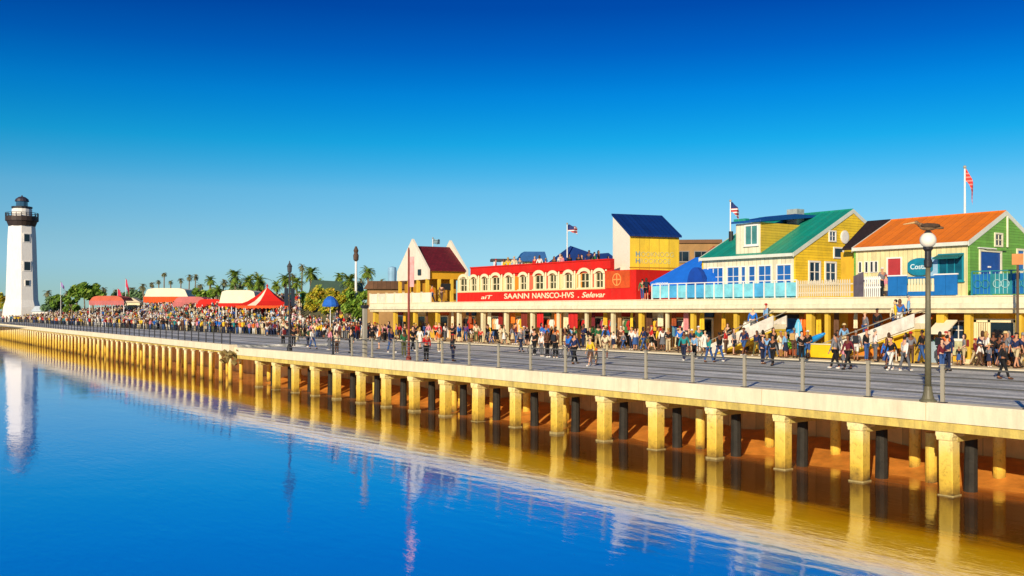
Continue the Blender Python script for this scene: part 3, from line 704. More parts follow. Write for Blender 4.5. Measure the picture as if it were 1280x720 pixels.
MB().box(.55, W4+.3, -1.0, -.05, 0, 1.75).build('porch_wall', mk('grey_blue_board', '#9fb3c0', .7, .25), D_)
MB().box(0, W4+.02, -.05, -.003, 2.62, 2.7).build('trim_board', mk('ochre_trim', '#b38a24', .7), D_)

# ------------------------------------------------------------------ long red shop building
M_red = mk('red_render', '#d81a0c', .65, .2, .6, .1, grime=.15)
M_band = mk('cream_render', '#ead79c', .7, .12, .8, .15, grime=.15)
xE = along(572, 54); xE2 = along(764, 54); WE = xE2-xE
E = thing('shop_building', 'long red and cream shop building with arched windows and lettered signboard', 'shop', (xE, 54, SLAB))
def le(px): return along(px, 54)-xE
MB().box(0, WE, 0, 9, 0, 2.3).build('wall', M_band, E)
MB().prism([(-.18, 2.55), (-.18, 3.2), (-.28, 3.26), (-.28, 3.34), (.25, 3.34), (.25, 2.3), (-.02, 2.3), (-.02, 2.5)], le(590), WE+.1, 'x').build('cornice', M_red, E)
MB().box(0, WE, .26, 9, 2.302, 2.42).build('roof_deck', M_terr, E)
sb = MB().box(le(574), WE+.15, -.22, -.002, .02, .92).build('sign_board', M_red, E)
MB().box(le(574), WE+.15, -.27, -.223, .92, 1.0).build('sign_trim', M_band, sb)
M_let = mk('cream_lettering', '#f2dfb8', .6, .05)
def word(txt, px0, px1, size, shear=0):
    me = text_mesh(txt, size, M_let, shear)
    xs = [v.co.x for v in me.vertices]; w_ = max(xs)-min(xs); x0, x1 = le(px0), le(px1); s = (x1-x0)/w_; c0 = (max(xs)+min(xs))/2
    for v in me.vertices: v.co.x = (v.co.x-c0)*s
    link('lettering', me, sb, ((x0+x1)/2, -.235, .27), (PI/2, 0, 0))
word('SAANN', 633, 664, .66); word('NANSCO-HVS', 668, 720, .66); word('. Selevarn', 725, 765, .62, .3); word('aiT', 604, 618, .5, .2)
M_pan = mk('salmon_panel', '#d8694a', .7, .2)
wins = [581, 594, 607.7, 621.5, 637.8, 655.8, 675.6, 692.8, 712.5, 732.3, 751]
for i, px in enumerate(wins):
    x = le(px); w_ = .42 if i % 3 else .55
    f = MB()
    f.box(x-w_-.22, x-w_, -.16, -.002, 1.0, 2.2).box(x+w_, x+w_+.22, -.16, -.002, 1.0, 2.2)
    n = 9
    for j in range(n):
        t0, t1 = PI*j/n, PI*(j+1)/n; ri, ro = w_, w_+.3
        f.prism([(x+ri*math.cos(t0), 2.2+.45*ri*math.sin(t0)), (x+ro*math.cos(t0), 2.2+.62*ro*math.sin(t0)), (x+ro*math.cos(t1), 2.2+.62*ro*math.sin(t1)), (x+ri*math.cos(t1), 2.2+.45*ri*math.sin(t1))], -.24, -.2, 'y')
    f.box(x-.035, x+.035, -.08, -.012, 1.05, 2.2).box(x-w_, x+w_, -.08, -.013, 1.6, 1.66)
    fo = f.build('window', M_creamp, E)
    MB().box(x-w_, x+w_, -.011, .01, 1.0, 2.25).build('pane', mk('olive_glass', '#3a3a22', .15, .5, 1.5, 0), fo)
    MB().box(x-w_-.3, x+w_+.3, -.28, -.002, .965 if False else 1.003, 1.08).build('sill', M_creamp, fo)
    MB().tube((x+w_+.34, -.12, 1.0), (x+w_+.34, -.12, 2.5), .075, n=8).build('pilaster', M_creamp, fo)
for px, c in ((684, M_pan), (741, M_pan), (725, mk('orange_panel', '#dc8a1c', .7)), (664, M_pan), (646, mk('orange_panel', '#dc8a1c'))):
    x = le(px); MB().box(x-.28, x+.28, -.05, -.003, 1.02, 2.28).build('wall_panel', c, E)
# end block with round emblem
eb0, eb1 = le(765), along(797, 53.4)-xE
MB().box(eb0, eb1, -.75, 4, 0, 2.35).build('end_block', M_red, E)
emx = (eb0+along(787, 53.2)-xE)/2
em = MB().box(eb0+.15, along(787, 53.2)-xE, -.8, -.752, .95, 2.3).build('emblem_panel', mk('burnt_orange_panel', '#d2521c', .7, .3, 3), E)
ring = MB()
for i in range(20):
    t0, t1 = 2*PI*i/20, 2*PI*(i+1)/20
    ring.prism([(emx+.5*math.cos(t0), 1.62+.5*math.sin(t0)), (emx+.42*math.cos(t0), 1.62+.42*math.sin(t0)), (emx+.42*math.cos(t1), 1.62+.42*math.sin(t1)), (emx+.5*math.cos(t1), 1.62+.5*math.sin(t1))], -.83, -.802, 'y')
ring.box(emx-.05, emx+.05, -.83, -.802, 1.2, 2.04).box(emx-.4, emx+.4, -.829, -.803, 1.57, 1.67)
ring.build('emblem', mk('pale_orange_emblem', '#e89a50', .7), em)

# ------------------------------------------------------------------ roofs behind the red building
x_, y_ = camxy(735, 92)
p = thing('pavilion', 'navy tented roof pavilion rising behind the red shop building', 'pavilion', (x_, y_, SLAB), YAW+.25)
hp = MB()
hp.add([(-3.6, -2.2, 3.4), (2.7, -2.2, 3.4), (2.7, 2.2, 3.4), (-3.6, 2.2, 3.4), (-1.7, 0, 5.15), (-.3, 0, 4.35), (2.0, 0, 4.55)], [(0, 1, 6, 5, 4), (1, 2, 6), (2, 3, 4, 5, 6), (3, 0, 4), (0, 3, 2, 1)])
hp.build('roof', mk('navy_canvas_roof', '#173a7a', .7, .25, .7, .2), p)
for x in (-3.3, -1, 1, 2.5): MB().box(x-.09, x+.09, -2, -1.8, 0, 3.39).build('post', M_creamp, p)
x_, y_ = camxy(666, 97)
p = thing('rooftop_hut', 'pale yellow rooftop hut with flat blue roof behind the red shop building', 'hut', (x_, y_, SLAB), YAW+.1)
MB().box(-.9, .9, -1, 1, 0, 3.9).build('wall', mk('pale_yellow_render', '#e8dca0', .7, .15), p)
MB().prism([(-1.7, 3.905), (1.3, 3.905), (1.0, 4.85), (-1.0, 4.85)], -1.4, 1.4, 'y').build('roof', mk('blue_sheet_roof', '#215b96', .5, .25), p)
x_, y_ = camxy(696, 99)
p = thing('lean_to_shed', 'shed with sage green sloping roof behind the red shop building', 'shed', (x_, y_, SLAB), YAW-.1)
MB().prism([(-2, 3.3), (2.2, 5.1), (2.2, 4.95), (-2, 3.1)], -1.5, 1.5, 'y').build('roof', mk('sage_sheet_roof', '#a9ba98', .6, .2), p)
MB().box(-1.8, 2, -1.2, 1.2, 0, 3.1).build('wall', mk('pale_yellow_render', '#e8dca0'), p)
x_, y_ = camxy(632, 100)
p = thing('rooftop_pergola', 'grey slatted rooftop pergola on white posts at the edge of red cornice', 'pergola', (x_, y_, SLAB), YAW+.1)
MB().box(-1.5, 1.9, -.8, .8, 4.1, 4.35).build('slatted_top', mk('dark_slat_wood', '#3b4046', .7, .3, pattern='plank', pitch=.3), p)
for x in (-1.2, -.4, .4, 1.0, 1.6): MB().box(x-.07, x+.07, -.7, -.56, 0, 4.09).build('post', M_white, p)

# tan building between the tower and the teal roof
x_, y_ = camxy(866, 95)
G = thing('flat_building', 'flat roofed tan building with dark windows behind the blue pavilion', 'building', (x_, y_, SLAB), YAW-.1)
MB().box(-2.2, 2.6, 0, 5, 0, 5.6).build('wall', mk('tan_render', '#a9824e', .8, .2, .8, .2, grime=.2), G)
MB().box(-2.35, 2.75, -.18, 5.1, 5.61, 5.95).build('parapet', mk('brown_parapet', '#7d5a3c', .8, .2), G)
for x in (-1.6, .2): window(G, I4, x, 3.9, 1.2, .9, 2, 1, .08, frame=mk('grey_trim', '#8d8478', .6), pane=M_glassdark)
MB().prism([(1.0, 4.5), (2.9, 4.5), (2.9, 4.75), (1.9, 5.3)], -.9, -.02, 'y').build('porch_roof', mk('red_tiles', '#9c4a35', .8, .3), G)

# ------------------------------------------------------------------ maroon-roofed hall
F = thing('gabled_hall', 'cream gabled hall with maroon roof and raised gable parapets', 'hall', (-84.6, 52.6, SLAB), math.radians(30)+YAW)
WF, DF, ef, rf = 4.1, 7.0, 3.25, 5.7
M_gcream = mk('warm_white_render', '#f3e6cc', .7, .08, .7, .1, grime=.12)
M_must = mk('mustard_render', '#d9a01e', .7, .12, .8, .15)
MB().box(.0, WF, 0, DF, 2.35, ef).build('wall', M_must, F)
for xx in (-.22, WF-.02):
    MB().prism([(-.3, 2.3), (DF+.3, 2.3), (DF+.3, ef+.05), (DF/2+.35, rf+.55), (DF/2, rf+.85), (DF/2-.35, rf+.55), (-.3, ef+.05)], xx, xx+.24, 'x').build('gable_wall', M_gcream, F)
MB().prism([(-.3, ef-.12), (DF/2, rf), (DF+.3, ef-.12), (DF+.3, ef), (DF/2, rf+.13), (-.3, ef)], .025, WF-.025, 'x').build('roof', mk('maroon_tiles', '#6e1420', .7, .16, 1.5, .3, 20, pattern='shingle', pitch=.25), F)
MB().box(.5, WF-.2, 1.6, DF, 0, 2.3).build('lower_wall', mk('deep_mustard', '#c48f1e', .8, .25, grime=.3), F)
for x in (-.1, 1.2, 2.6, WF-.1): MB().box(x-.14, x+.14, -.1, .18, 0, 2.345).build('porch_post', mk('yellow_column_paint', '#e6bd3a'), F)
for y in (2.3, 4.6, DF-.1): MB().box(-.2, .08, y-.14, y+.14, 0, 2.295).build('porch_post', mk('yellow_column_paint', '#e6bd3a'), F)
MB().box(1.35, 2.45, -.05, .0, 1.25, 1.9).build('hanging_board', M_dark, F)
for y in (1.2, 3.4): MB().box(-.32, -.23, y, y+.7, 2.75, 3.35).build('gable_opening', M_glassdark, F)
x_, y_ = camxy(486, 112)
H2 = thing('low_house', 'low brown house with pale blue roof tank beside the maroon roofed hall', 'house', (x_, y_, 2.9), YAW)
MB().box(-2.4, 2.2, 0, 5, 0, 5.4).build('wall', mk('tan_render', '#a9824e'), H2)
MB().prism([(-2.8, 5.4), (2.6, 5.4), (2.2, 6.3), (-2.2, 6.3)], -.4, 5, 'y').build('roof', mk('brown_tiles', '#6b4a30', .8, .3, pattern='shingle', pitch=.3), H2)
MB().lathe([(.45, 6.31), (.5, 7.4), (.45, 7.9), (.1, 8.0)], 12, (.2, 1.5, 0)).build('tank', mk('pale_blue_tank', '#8fb8d0', .6), H2)
for x in (-1.7, -.2, 1.2): window(H2, I4, x, 3.3, .6, 1.2, 1, 2, .07, pane=M_glassdark)
x_, y_ = camxy(412, 150)
H3 = thing('green_roof_house', 'house with long dark green roof half hidden by the golden trees', 'house', (x_, y_, 2.9), YAW-.2)
MB().box(-3, 3, 0, 6, 0, 5.2).build('wall', mk('tan_render', '#a9824e'), H3)
MB().prism([(-3.4, 5.2), (3.4, 5.0), (2.9, 7.3), (-2.7, 7.6)], -.3, 6.3, 'y').build('roof', mk('dark_green_roof', '#2e4a3c', .7, .2), H3)

# ------------------------------------------------------------------ terrace balustrades
def baluster_run(name, label, px0, px1, style, v=V0+.1, h=1.05, z=SLAB):
    x0, x1 = along(px0, v), along(px1, v); L = x1-x0
    t = thing(name, label, 'balustrade', (x0, v, z))
    if style == 'glass':
        n = max(2, round(L/.85))
        gm_ = mk('turquoise_glass', '#86d8e2', .2, .35, 1.4, 0, spec=.7); g2 = mk('blue_glass_panel', '#54b0dc', .2, .3, 1.4, 0, spec=.7)
        for i in range(n+1):
            MB().box(L*i/n-.035, L*i/n+.035, -.04, .04, 0, h+.03).build('post', M_white, t)
        for i in range(n):
            MB().box(L*i/n+.06, L*(i+1)/n-.06, -.012, .012, .1, h-.08).build('panel', g2 if rnd.random() < .3 else gm_, t)
        MB().box(0, L, -.045, .045, h+.031, h+.09).build('top_rail', M_white, t)
    elif style == 'picket':
        n = int(L/.16)
        pk = MB().prism([(-.045, .06), (.045, .06), (.045, h-.05), (0, h+.03), (-.045, h-.05)], -.02, .01, 'y').mesh('picket', mk('aged_white_wood', '#ddcfae', .8, .3, 2))
        for i in range(n): inst(t, pk, 'picket', .08+i*.16, 0, 0)
        for z_ in (.25, .75): MB().box(0, L, .011, .05, z_, z_+.08).build('rail', mk('aged_white_wood', '#ddcfae'), t)
    elif style == 'board':
        n = max(2, round(L/1.1))
        for i in range(n):
            a, b = L*i/n, L*(i+1)/n
            MB().box(a+.01, b-.01, -.03, .03, .04, h).build('panel', M_blue, t)
        MB().box(-.03, L+.03, -.05, .05, h+.001, h+.07).build('top_rail', M_white, t)
    elif style == 'iron':
        M_ti = mk('teal_iron', '#2f8c94', .5, .25)
        n = max(2, round(L/1.0))
        for i in range(n):
            a, b = L*i/n, L*(i+1)/n; f = MB()
            for j in range(1, 5): f.tube((a+(b-a)*j/5, 0, .08), (a+(b-a)*j/5, 0, h), .018, n=5)
            for c_ in (.3, .7):
                for q in range(12):
                    t0, t1 = 2*PI*q/12, 2*PI*(q+1)/12; cx = a+(b-a)*c_; r = (b-a)*.2
                    f.tube((cx+r*math.cos(t0), -.02, .6+r*math.sin(t0)), (cx+r*math.cos(t1), -.02, .6+r*math.sin(t1)), .025, n=5)
            f.build('scroll_grille', mk('pale_teal_iron', '#9cc8c4', .5, .25) if i % 2 else M_ti, t)
            MB().box(a+.02, b-.02, .03, .05, .06, h*.94).build('back_panel', M_ti if i % 2 else M_blue, t)
            MB().box(a-.04, a+.04, -.04, .029, 0, h+.05).build('post', M_ti, t)
        MB().box(0, L, -.05, .05, h+.051, h+.11).build('top_rail', M_ti, t)
    return t
baluster_run('terrace_railing', 'turquoise glass balustrade with white posts below the blue pavilion and teal roof', 815, 996, 'glass')
baluster_run('picket_fence', 'aged white picket fence on the terrace below the yellow gable', 997, 1066, 'picket')
baluster_run('terrace_railing', 'short solid blue board balustrade next to the red door', 1110, 1134, 'board', h=1.15)
baluster_run('terrace_railing', 'blue board balustrade under the teal serving window', 1168, 1197, 'board', h=1.15)
baluster_run('terrace_railing', 'teal scrollwork balustrade before the green gable', 1215, 1290, 'iron', h=1.2)
x0, x1 = along(1135, V0+.12), along(1168, V0+.12)
t = thing('terrace_railing', 'cream slatted balustrade framed in blue below the oval teal signboard', 'balustrade', (x0, V0+.12, SLAB))
L = x1-x0
MB().box(0, L, -.04, .04, .02, .26).box(0, L, -.041, .041, .98, 1.1).build('rail', M_blue, t)
for i in range(9): MB().box(L*i/9+.02, L*(i+1)/9-.03, -.02, .02, .261, .979).build('slat', M_creamp, t)
t = thing('plank_screen', 'weathered grey plank screen standing by the cream cottage wall', 'screen', (along(1067, V0+.2), V0+.2, SLAB))
for i in range(8): MB().box(i*.085, i*.085+.075, -.02, .02, 0, 1.25+.25*(i/8)).build('plank', mk('weathered_grey_wood', '#5d5560', .85, .35, 2, .4), t)
MB().box(0, .7, .021, .06, .9, 1.0).build('rail', mk('weathered_grey_wood', '#5d5560'), t)
t = thing('slat_screen', 'white slat screen with dark gaps below the narrow cottage windows', 'screen', (along(1079, V0+.3), V0+.3, SLAB))
for i in range(9): MB().box(i*.13, i*.13+.075, -.02, .02, 0, 1.2).build('slat', M_white, t)
MB().box(0, 1.15, .021, .05, .5, .6).box(0, 1.15, .021, .05, 1.02, 1.12).build('rail', M_white, t)
MB().box(.02, 1.13, .3, .33, .02, .75).build('dark_backing', M_glassdark, t)
# parapet boxes at the far end of the terrace
x0, x1 = along(462, V0+.1), along(538, V0+.1)
t = thing('parapet_wall', 'pale panelled parapet along the terrace before the maroon roofed hall', 'parapet', (x0, V0+.12, SLAB))
L = x1-x0
for i in range(7):
    MB().box(L*i/7+.05, L*(i+1)/7-.05, 0, .14, 0, .95).build('panel', mk('blush_render', '#efd9bd', .8, .2) if i % 3 == 1 else M_gcream, t)
    MB().box(L*i/7-.07, L*i/7+.045, -.03, .18, 0, 1.05).build('pier', M_colc, t)
# ------------------------------------------------------------------ flags
def flag_mat(name, a, b, c):
    m, nt, p, L = base_mat(name)
    tc = nt.nodes.new('ShaderNodeTexCoord'); s = nt.nodes.new('ShaderNodeSeparateXYZ'); L.new(tc.outputs['Object'], s.inputs[0])
    w_ = nd(nt, 'ShaderNodeMath', operation='MULTIPLY'); L.new(s.outputs['Z'], w_.inputs[0]); w_.inputs[1].default_value = 4.2
    f = nd(nt, 'ShaderNodeMath', operation='FRACT'); L.new(w_.outputs[0], f.inputs[0])
    st = nt.nodes.new('ShaderNodeValToRGB'); st.color_ramp.interpolation = 'CONSTANT'
    st.color_ramp.elements[0].color = (*C(a), 1); st.color_ramp.elements[1].color = (*C(b), 1); st.color_ramp.elements[1].position = .6
    L.new(f.outputs[0], st.inputs[0]); col = st.outputs[0]
    if c:
        x1 = nd(nt, 'ShaderNodeMath', operation='LESS_THAN'); L.new(s.outputs['X'], x1.inputs[0]); x1.inputs[1].default_value = .62
        z1 = nd(nt, 'ShaderNodeMath', operation='GREATER_THAN'); L.new(s.outputs['Z'], z1.inputs[0]); z1.inputs[1].default_value = -.45
        mm_ = nd(nt, 'ShaderNodeMath', operation='MULTIPLY'); L.new(x1.outputs[0], mm_.inputs[0]); L.new(z1.outputs[0], mm_.inputs[1])
        col = mulc(nt, col, C(c), mm_.outputs[0], 'MIX')
    L.new(col, p.inputs['Base Color']); p.inputs['Roughness'].default_value = .8
    return m
def flag(px, d, ztop, zbase, label, mat, droop=.3, w=1.5, h=1.0, rz=0, pole=.05):
    x, y = camxy(px, d)
    t = thing('flagpole', label, 'flagpole', (x, y, zbase), YAW+rz)
    H = ztop-zbase
    MB().tube((0, 0, 0), (0, 0, H), pole*1.25, pole*.8, 8).build('pole', M_white, t)
    MB().sphere((0, 0, H+.05), pole*1.8, 8, 6).build('finial', M_steel, t)
    nx, nz = 14, 7
    vs = []
    for j in range(nz+1):
        for i in range(nx+1):
            u = i/nx; q = j/nz
            vs.append((.05+w*u*(1-.35*droop), .16*math.sin(u*7+q*1.3)*(.3+u), -h*q-droop*w*u*u*.9+.05*math.sin(u*9)))
    fs = [(j*(nx+1)+i, j*(nx+1)+i+1, (j+1)*(nx+1)+i+1, (j+1)*(nx+1)+i) for j in range(nz) for i in range(nx)]
    MB().add(vs, fs).build('flag', mat, t, (0, 0, H-.06), smooth=True)
    return t
FM = flag_mat('striped_flag_cloth', '#b8242a', '#e9e2d8', '#1c2f66'); FR_ = flag_mat('red_flag_cloth', '#d8352a', '#e9867a', None)
FR2 = flag_mat('crimson_flag_cloth', '#c01f3c', '#d8345a', None)
flag(1206, 62.5, 14.85, 11.3, 'white flagpole with limp red flag above the orange roof', FR_, 1.5, 1.1, .8, .0, .06)
flag(913, 74, 14.0, 11.0, 'flagpole with drooping striped flag behind the teal roof', FM, .9, .9, .75)
flag(709, 90, 13.7, 10.2, 'slim pole with striped flag flying behind the red shop building', FM, .35, 1.0, .6)
flag(541, 104, 13.4, 11.4, 'small weather vane flag on the ridge of the maroon roof', flag_mat('grey_flag_cloth', '#5a7a86', '#8aa2a6', None), .1, .7, .5)
flag(157, 205, 12.4, 5.2, 'tall crimson banner flag standing above the packed crowd', FR2, 1.6, 1.4, 1.6)
flag(147, 198, 10.2, 5.2, 'shorter crimson banner flag beside the pink tent', FR2, 1.3, 2.0, 1.5)
flag(76, 215, 12.0, 4.4, 'thin pole with faded violet pennant near the lighthouse', flag_mat('violet_flag_cloth', '#8a6aa8', '#b29ac4', None), 1.0, 1.0, .9)

# ------------------------------------------------------------------ signpost by the kerb
x_ = along(1272, 50.0)
t = thing('signpost', 'brown signpost with tan board rising before the green gable', 'signpost', (x_, 50.0, 3.03))
MB().tube((0, 0, 0), (0, 0, 5.15), .08, .06, 10).build('pole', mk('brown_iron', '#5e4a34', .5, .2), t)
MB().box(-.26, .26, -.09, .09, 5.152, 5.7).build('board', mk('tan_board', '#d08a4a', .7, .2), t, rot=(0, 0, .5))
MB().lathe([(.16, 0), (.16, .25), (.1, .4)], 10).build('base', M_dark, t)

# ------------------------------------------------------------------ lighthouse
x_, y_ = camxy(27.5, 262); gz = 3.4
LH = thing('lighthouse', 'white eight sided lighthouse with dark gallery and domed lantern', 'lighthouse', (x_, y_, gz), YAW+.42)
k = 262/FPX
zz = lambda py: CAM_Z+(388-py)*k-gz
M_lh = mk('lighthouse_white', '#f6efe0', .7, .05, .4, .1, 6, grime=.14)
r8 = [(23*k, -1), (21*k, zz(384)), (18.4*k, zz(375)), (17.6*k, zz(350)), (16.2*k, zz(300)), (15.2*k, zz(282))]
MB().lathe(r8, 8).build('tower', M_lh, LH)
MB().lathe([(15.3*k, zz(283)), (17.5*k, zz(277)), (19*k, zz(276.5)), (19*k, zz(271)), (16*k, zz(270.8))], 20).build('gallery', mk('dark_gallery', '#3a2c22', .6, .25, 1.5), LH)
rl = MB()
for i in range(20):
    a, b = 2*PI*i/20, 2*PI*(i+1)/20; r = 18.6*k
    rl.tube((r*math.cos(a), r*math.sin(a), zz(271)), (r*math.cos(a), r*math.sin(a), zz(266.5)), .09, n=5)
    for z in (zz(266.5), zz(268.8)): rl.tube((r*math.cos(a), r*math.sin(a), z), (r*math.cos(b), r*math.sin(b), z), .07, n=5)
rl.build('gallery_railing', M_dark, LH)
MB().lathe([(11.5*k, zz(271)), (11.5*k, zz(262)), (10.5*k, zz(261))], 16).build('watch_room', M_lh, LH)
MB().lathe([(11*k, zz(260.9)), (12*k, zz(260.5)), (12*k, zz(258.5)), (7*k, zz(258.3))], 16).build('lantern_gallery', M_dark, LH)
MB().lathe([(6.8*k, zz(258.3)), (6.8*k, zz(252))], 10).build('lantern', mk('lantern_panes', '#31506a', .1, .3, .5, 0, spec=.9), LH)
MB().lathe([(8.2*k, zz(252)), (7.4*k, zz(249)), (4*k, zz(246.4)), (1*k, zz(245.6)), (.5*k, zz(244))], 14).build('dome', mk('dark_dome', '#3c3640', .5, .2), LH)
for i, (py, s) in enumerate(((298, .8), (333, .9), (354, .55))):
    # windows on the facet that faces the camera
    fz = zz(py); fr_ = 0
    for (r0, z0), (r1, z1) in zip(r8, r8[1:]):
        if z0 <= fz <= z1: fr_ = r0+(r1-r0)*(fz-z0)/(z1-z0)
    ang = -PI/2-.42+.72; ang = round((ang-PI/8)/(PI/4))*(PI/4)+PI/8
    ap = fr_*math.cos(PI/8)
    Mw = Matrix.Rotation(ang+PI/2, 4, 'Z') @ Matrix.Translation((0, -ap, fz))
    f = MB().box(-s*1.1, s*1.1, -.14, .3, -s*1.5, s*1.5, Mw).build('window', M_lh, LH)
    MB().box(-s*.8, s*.8, -.2, -.143, -s*1.2, s*1.2, Mw).build('pane', M_glassdark, f)
x_, y_ = camxy(50, 255)
kh = thing('keepers_house', 'low white keepers house at the foot of the lighthouse', 'house', (x_, y_, 3.0), YAW-.2)
MB().box(-2.2, 2.6, 0, 5, 0, 2.6).build('wall', M_lh, kh)
MB().prism([(-2.5, 2.6), (2.9, 2.6), (1.5, 4.0), (-1.2, 4.0)], -.3, 5.3, 'y').build('roof', mk('pale_slate', '#b8c4cc', .7, .2), kh)
window(kh, I4, -.6, 1.0, .8, 1.0, 2, 2, .1)

# ------------------------------------------------------------------ tents
M_tred = mk('red_canvas', '#d8200f', .8, .12, .7, .2); M_twh = mk('white_canvas', '#f4e6c6', .8, .08, .7, .15)
M_tor = mk('orange_canvas', '#e2561c', .8, .15, .7, .2); M_tpk = mk('pink_canvas', '#c8706a', .8, .15, .7, .2)
def gz_(x, y): return ground_z(x, y)+.02
x_, y_ = camxy(334, 139)
bz = gz_(x_, y_)
T = thing('tent', 'red and white striped peaked tent rising over the crowd', 'tent', (x_, y_, bz), YAW+.05)
k = 139/FPX; ze = CAM_Z+(388-382)*k-bz; zp = CAM_Z+(388-359)*k-bz
Wt = 3.7
mm = MB(); rr = [0, .3, .62, 1.0]; zs = [zp, zp-(zp-ze)*.42, zp-(zp-ze)*.76, ze]
n = 24
for ring in range(3):
    for i in range(n):
        a, b = 2*PI*i/n+PI/4, 2*PI*(i+1)/n+PI/4
        sq = lambda t: 1/max(abs(math.cos(t)), abs(math.sin(t)))
        q = lambda r, t, z: (r*Wt*sq(t)*math.cos(t), r*Wt*.8*sq(t)*math.sin(t), z)
        mm.cur = 1 if i == 13 else 0
        if ring == 0: mm.quad(q(rr[0], a, zs[0]), q(rr[1], a, zs[1]), q(rr[1], b, zs[1]))
        else: mm.quad(q(rr[ring], a, zs[ring]), q(rr[ring+1], a, zs[ring+1]), q(rr[ring+1], b, zs[ring+1]), q(rr[ring], b, zs[ring]))
mm.build('roof', [M_tred, M_twh], T, recalc=False)
for s_ in (-1, 1):
    v_ = MB()
    for i in range(28): v_.box(-Wt+Wt*2*i/28, -Wt+Wt*2*(i+1)/28-.01, s_*Wt*.8-.012, s_*Wt*.8+.012, ze-.34-.1*(i % 2), ze-.003)
    v_.build('valance', M_tor, T)
for a in (-1, 1):
    for b in (-1, 1): MB().tube((a*Wt*.98, b*Wt*.78, 0), (a*Wt*.98, b*Wt*.78, ze-.01), .07, n=7).build('pole', M_white, T)
MB().lathe([(.08, zp-.05), (.12, zp+.15), (.02, zp+.5)], 8).build('finial', M_tred, T)
def marquee(px, d, wpx, ytop, yeave, yfr, roofm, fringe, label, vault=.6, tilt=0):
    x, y = camxy(px, d); b = gz_(x, y); k = d/FPX; w2 = wpx*k/2
    z1 = CAM_Z+(388-ytop)*k-b; z0 = CAM_Z+(388-yeave)*k-b; zf = CAM_Z+(388-yfr)*k-b
    t = thing('tent', label, 'tent', (x, y, b), YAW+tilt)
    n = 14; pr = [(-w2, z0)]+[(-w2+2*w2*i/n, z0+(z1-z0)*(1-abs(2*i/n-1)**6)*vault+(z1-z0)*(1-vault)*min(1, (i > 0)*(i < n)*1.0)) for i in range(n+1)]+[(w2, z0)]
    MB().prism(pr, -2.5, 2.5, 'y').build('roof', roofm, t)
    f = MB(); m_ = 24
    for i in range(m_): f.box(-w2-.1+(2*w2+.2)*i/m_, -w2-.1+(2*w2+.2)*(i+1)/m_-.015, -2.62, -2.56, zf-.15*(i % 2), z0-.003)
    f.build('fringe', fringe, t)
    for i in range(4): MB().tube((-w2+2*w2*i/3, -2.5, 0), (-w2+2*w2*i/3, -2.5, z0-.01), .08, n=6).build('pole', M_white, t)
    return t
marquee(213, 196, 54, 360.5, 371, 378, M_twh, M_tor, 'long white vaulted marquee with orange fringe among the palms', .5)
marquee(303, 150, 46, 363, 379, 383, M_twh, M_tred, 'cream flat marquee with red fringe adjoining the striped peaked tent', .35)
marquee(140, 192, 42, 370, 376, 381, mk('faded_orange_canvas', '#d2694c', .85, .25, .7, .2), M_tpk, 'small orange tent below the crimson banner flags', .9)
marquee(243, 176, 40, 371, 378, 383, M_tpk, M_tpk, 'low faded pink tent roof behind the middle of the crowd', .95)
marquee(268, 165, 32, 374, 380, 384, M_tred, M_tred, 'low deep red tent roof between pink tent and cream marquee', .95)
x_, y_ = camxy(413, 96)
U = thing('parasol', 'round blue parasol open before the golden trees', 'parasol', (x_, y_, 2.92), YAW)
k = 96/FPX; z0 = CAM_Z+(388-381)*k-2.92; z1 = CAM_Z+(388-370)*k-2.92
MB().lathe([(.75, z0-.18), (.8, z0), (.6, z0+.55*(z1-z0)), (.3, z0+.9*(z1-z0)), (.03, z1)], 10).build('canopy', mk('blue_parasol_canvas', '#2568c4', .75, .25, 2), U)
MB().tube((0, 0, 0), (0, 0, z1), .035, n=7).build('pole', M_white, U); MB().lathe([(.35, 0), (.35, .08), (.06, .12)], 12).build('base', M_dark, U)

# ------------------------------------------------------------------ shop-front goods
def at_img(px, v): return along(px, v)
t = thing('pool_float', 'long bright blue inflatable leaning up beside the yellow counter', 'inflatable', (along(1004, 49.9), 49.9, 3.03))
bl = mk('sky_blue_vinyl', '#1f95dd', .35, .2, 2)
MB().sphere((.85, 0, .75), .3, 14, 10, (4.1, .9, .62)).build('body', bl, t, rot=(0, -.42, 0), smooth=True)
MB().sphere((.0, -.05, .55), .32, 12, 8, (.8, .6, 1.6)).build('tail', bl, t, smooth=True)
t = thing('counter', 'bright yellow low counter on the pavement below the staircase', 'counter', (along(1012, 49.6), 49.6, 3.03))
L = along(1043, 49.6)-along(1012, 49.6)
yb = mk('bright_yellow_board', '#f0c414', .6, .15)
MB().box(0, L, 0, .5, .08, .85).build('body', yb, t, bevel=.06); MB().box(-.06, L+.06, -.06, .56, .851, .91).build('top', M_creamp, t, bevel=.01)
MB().box(.05, L-.05, .05, .45, 0, .079).build('plinth', M_dark, t)
for px, c, n, hh in ((998, '#6cc4e6', 'pale blue surfboard standing upright by the orange shop wall', 2.35), (1002, '#e86a1c', 'orange surfboard standing upright by the blue poster', 2.5)):
    v = 51.9 if 'pale' in n else 52.6
    t = thing('surfboard', n, 'surfboard', (along(px, v), v, 3.03), .2)
    pts = [(.0, 0), (.16, .15), (.25, .6), (.29, 1.2), (.24, 1.9), (.1, 2.3), (0, 2.4)]
    MB().prism([(a, b*hh/2.4) for a, b in pts]+[(-a, b*hh/2.4) for a, b in reversed(pts[1:-1])], -.03, .03, 'y').build('board', mk('surf_'+c[1:], c, .3, .15), t, bevel=.02)
    MB().prism([(-.012, .25), (.012, .25), (.012, hh-.2), (-.012, hh-.2)], -.036, -.031, 'y').build('stringer', M_white, t)
    MB().prism([(0, .2), (.05, .45), (-.06, .45)], .031, .16, 'y').build('fin', M_dark, t)
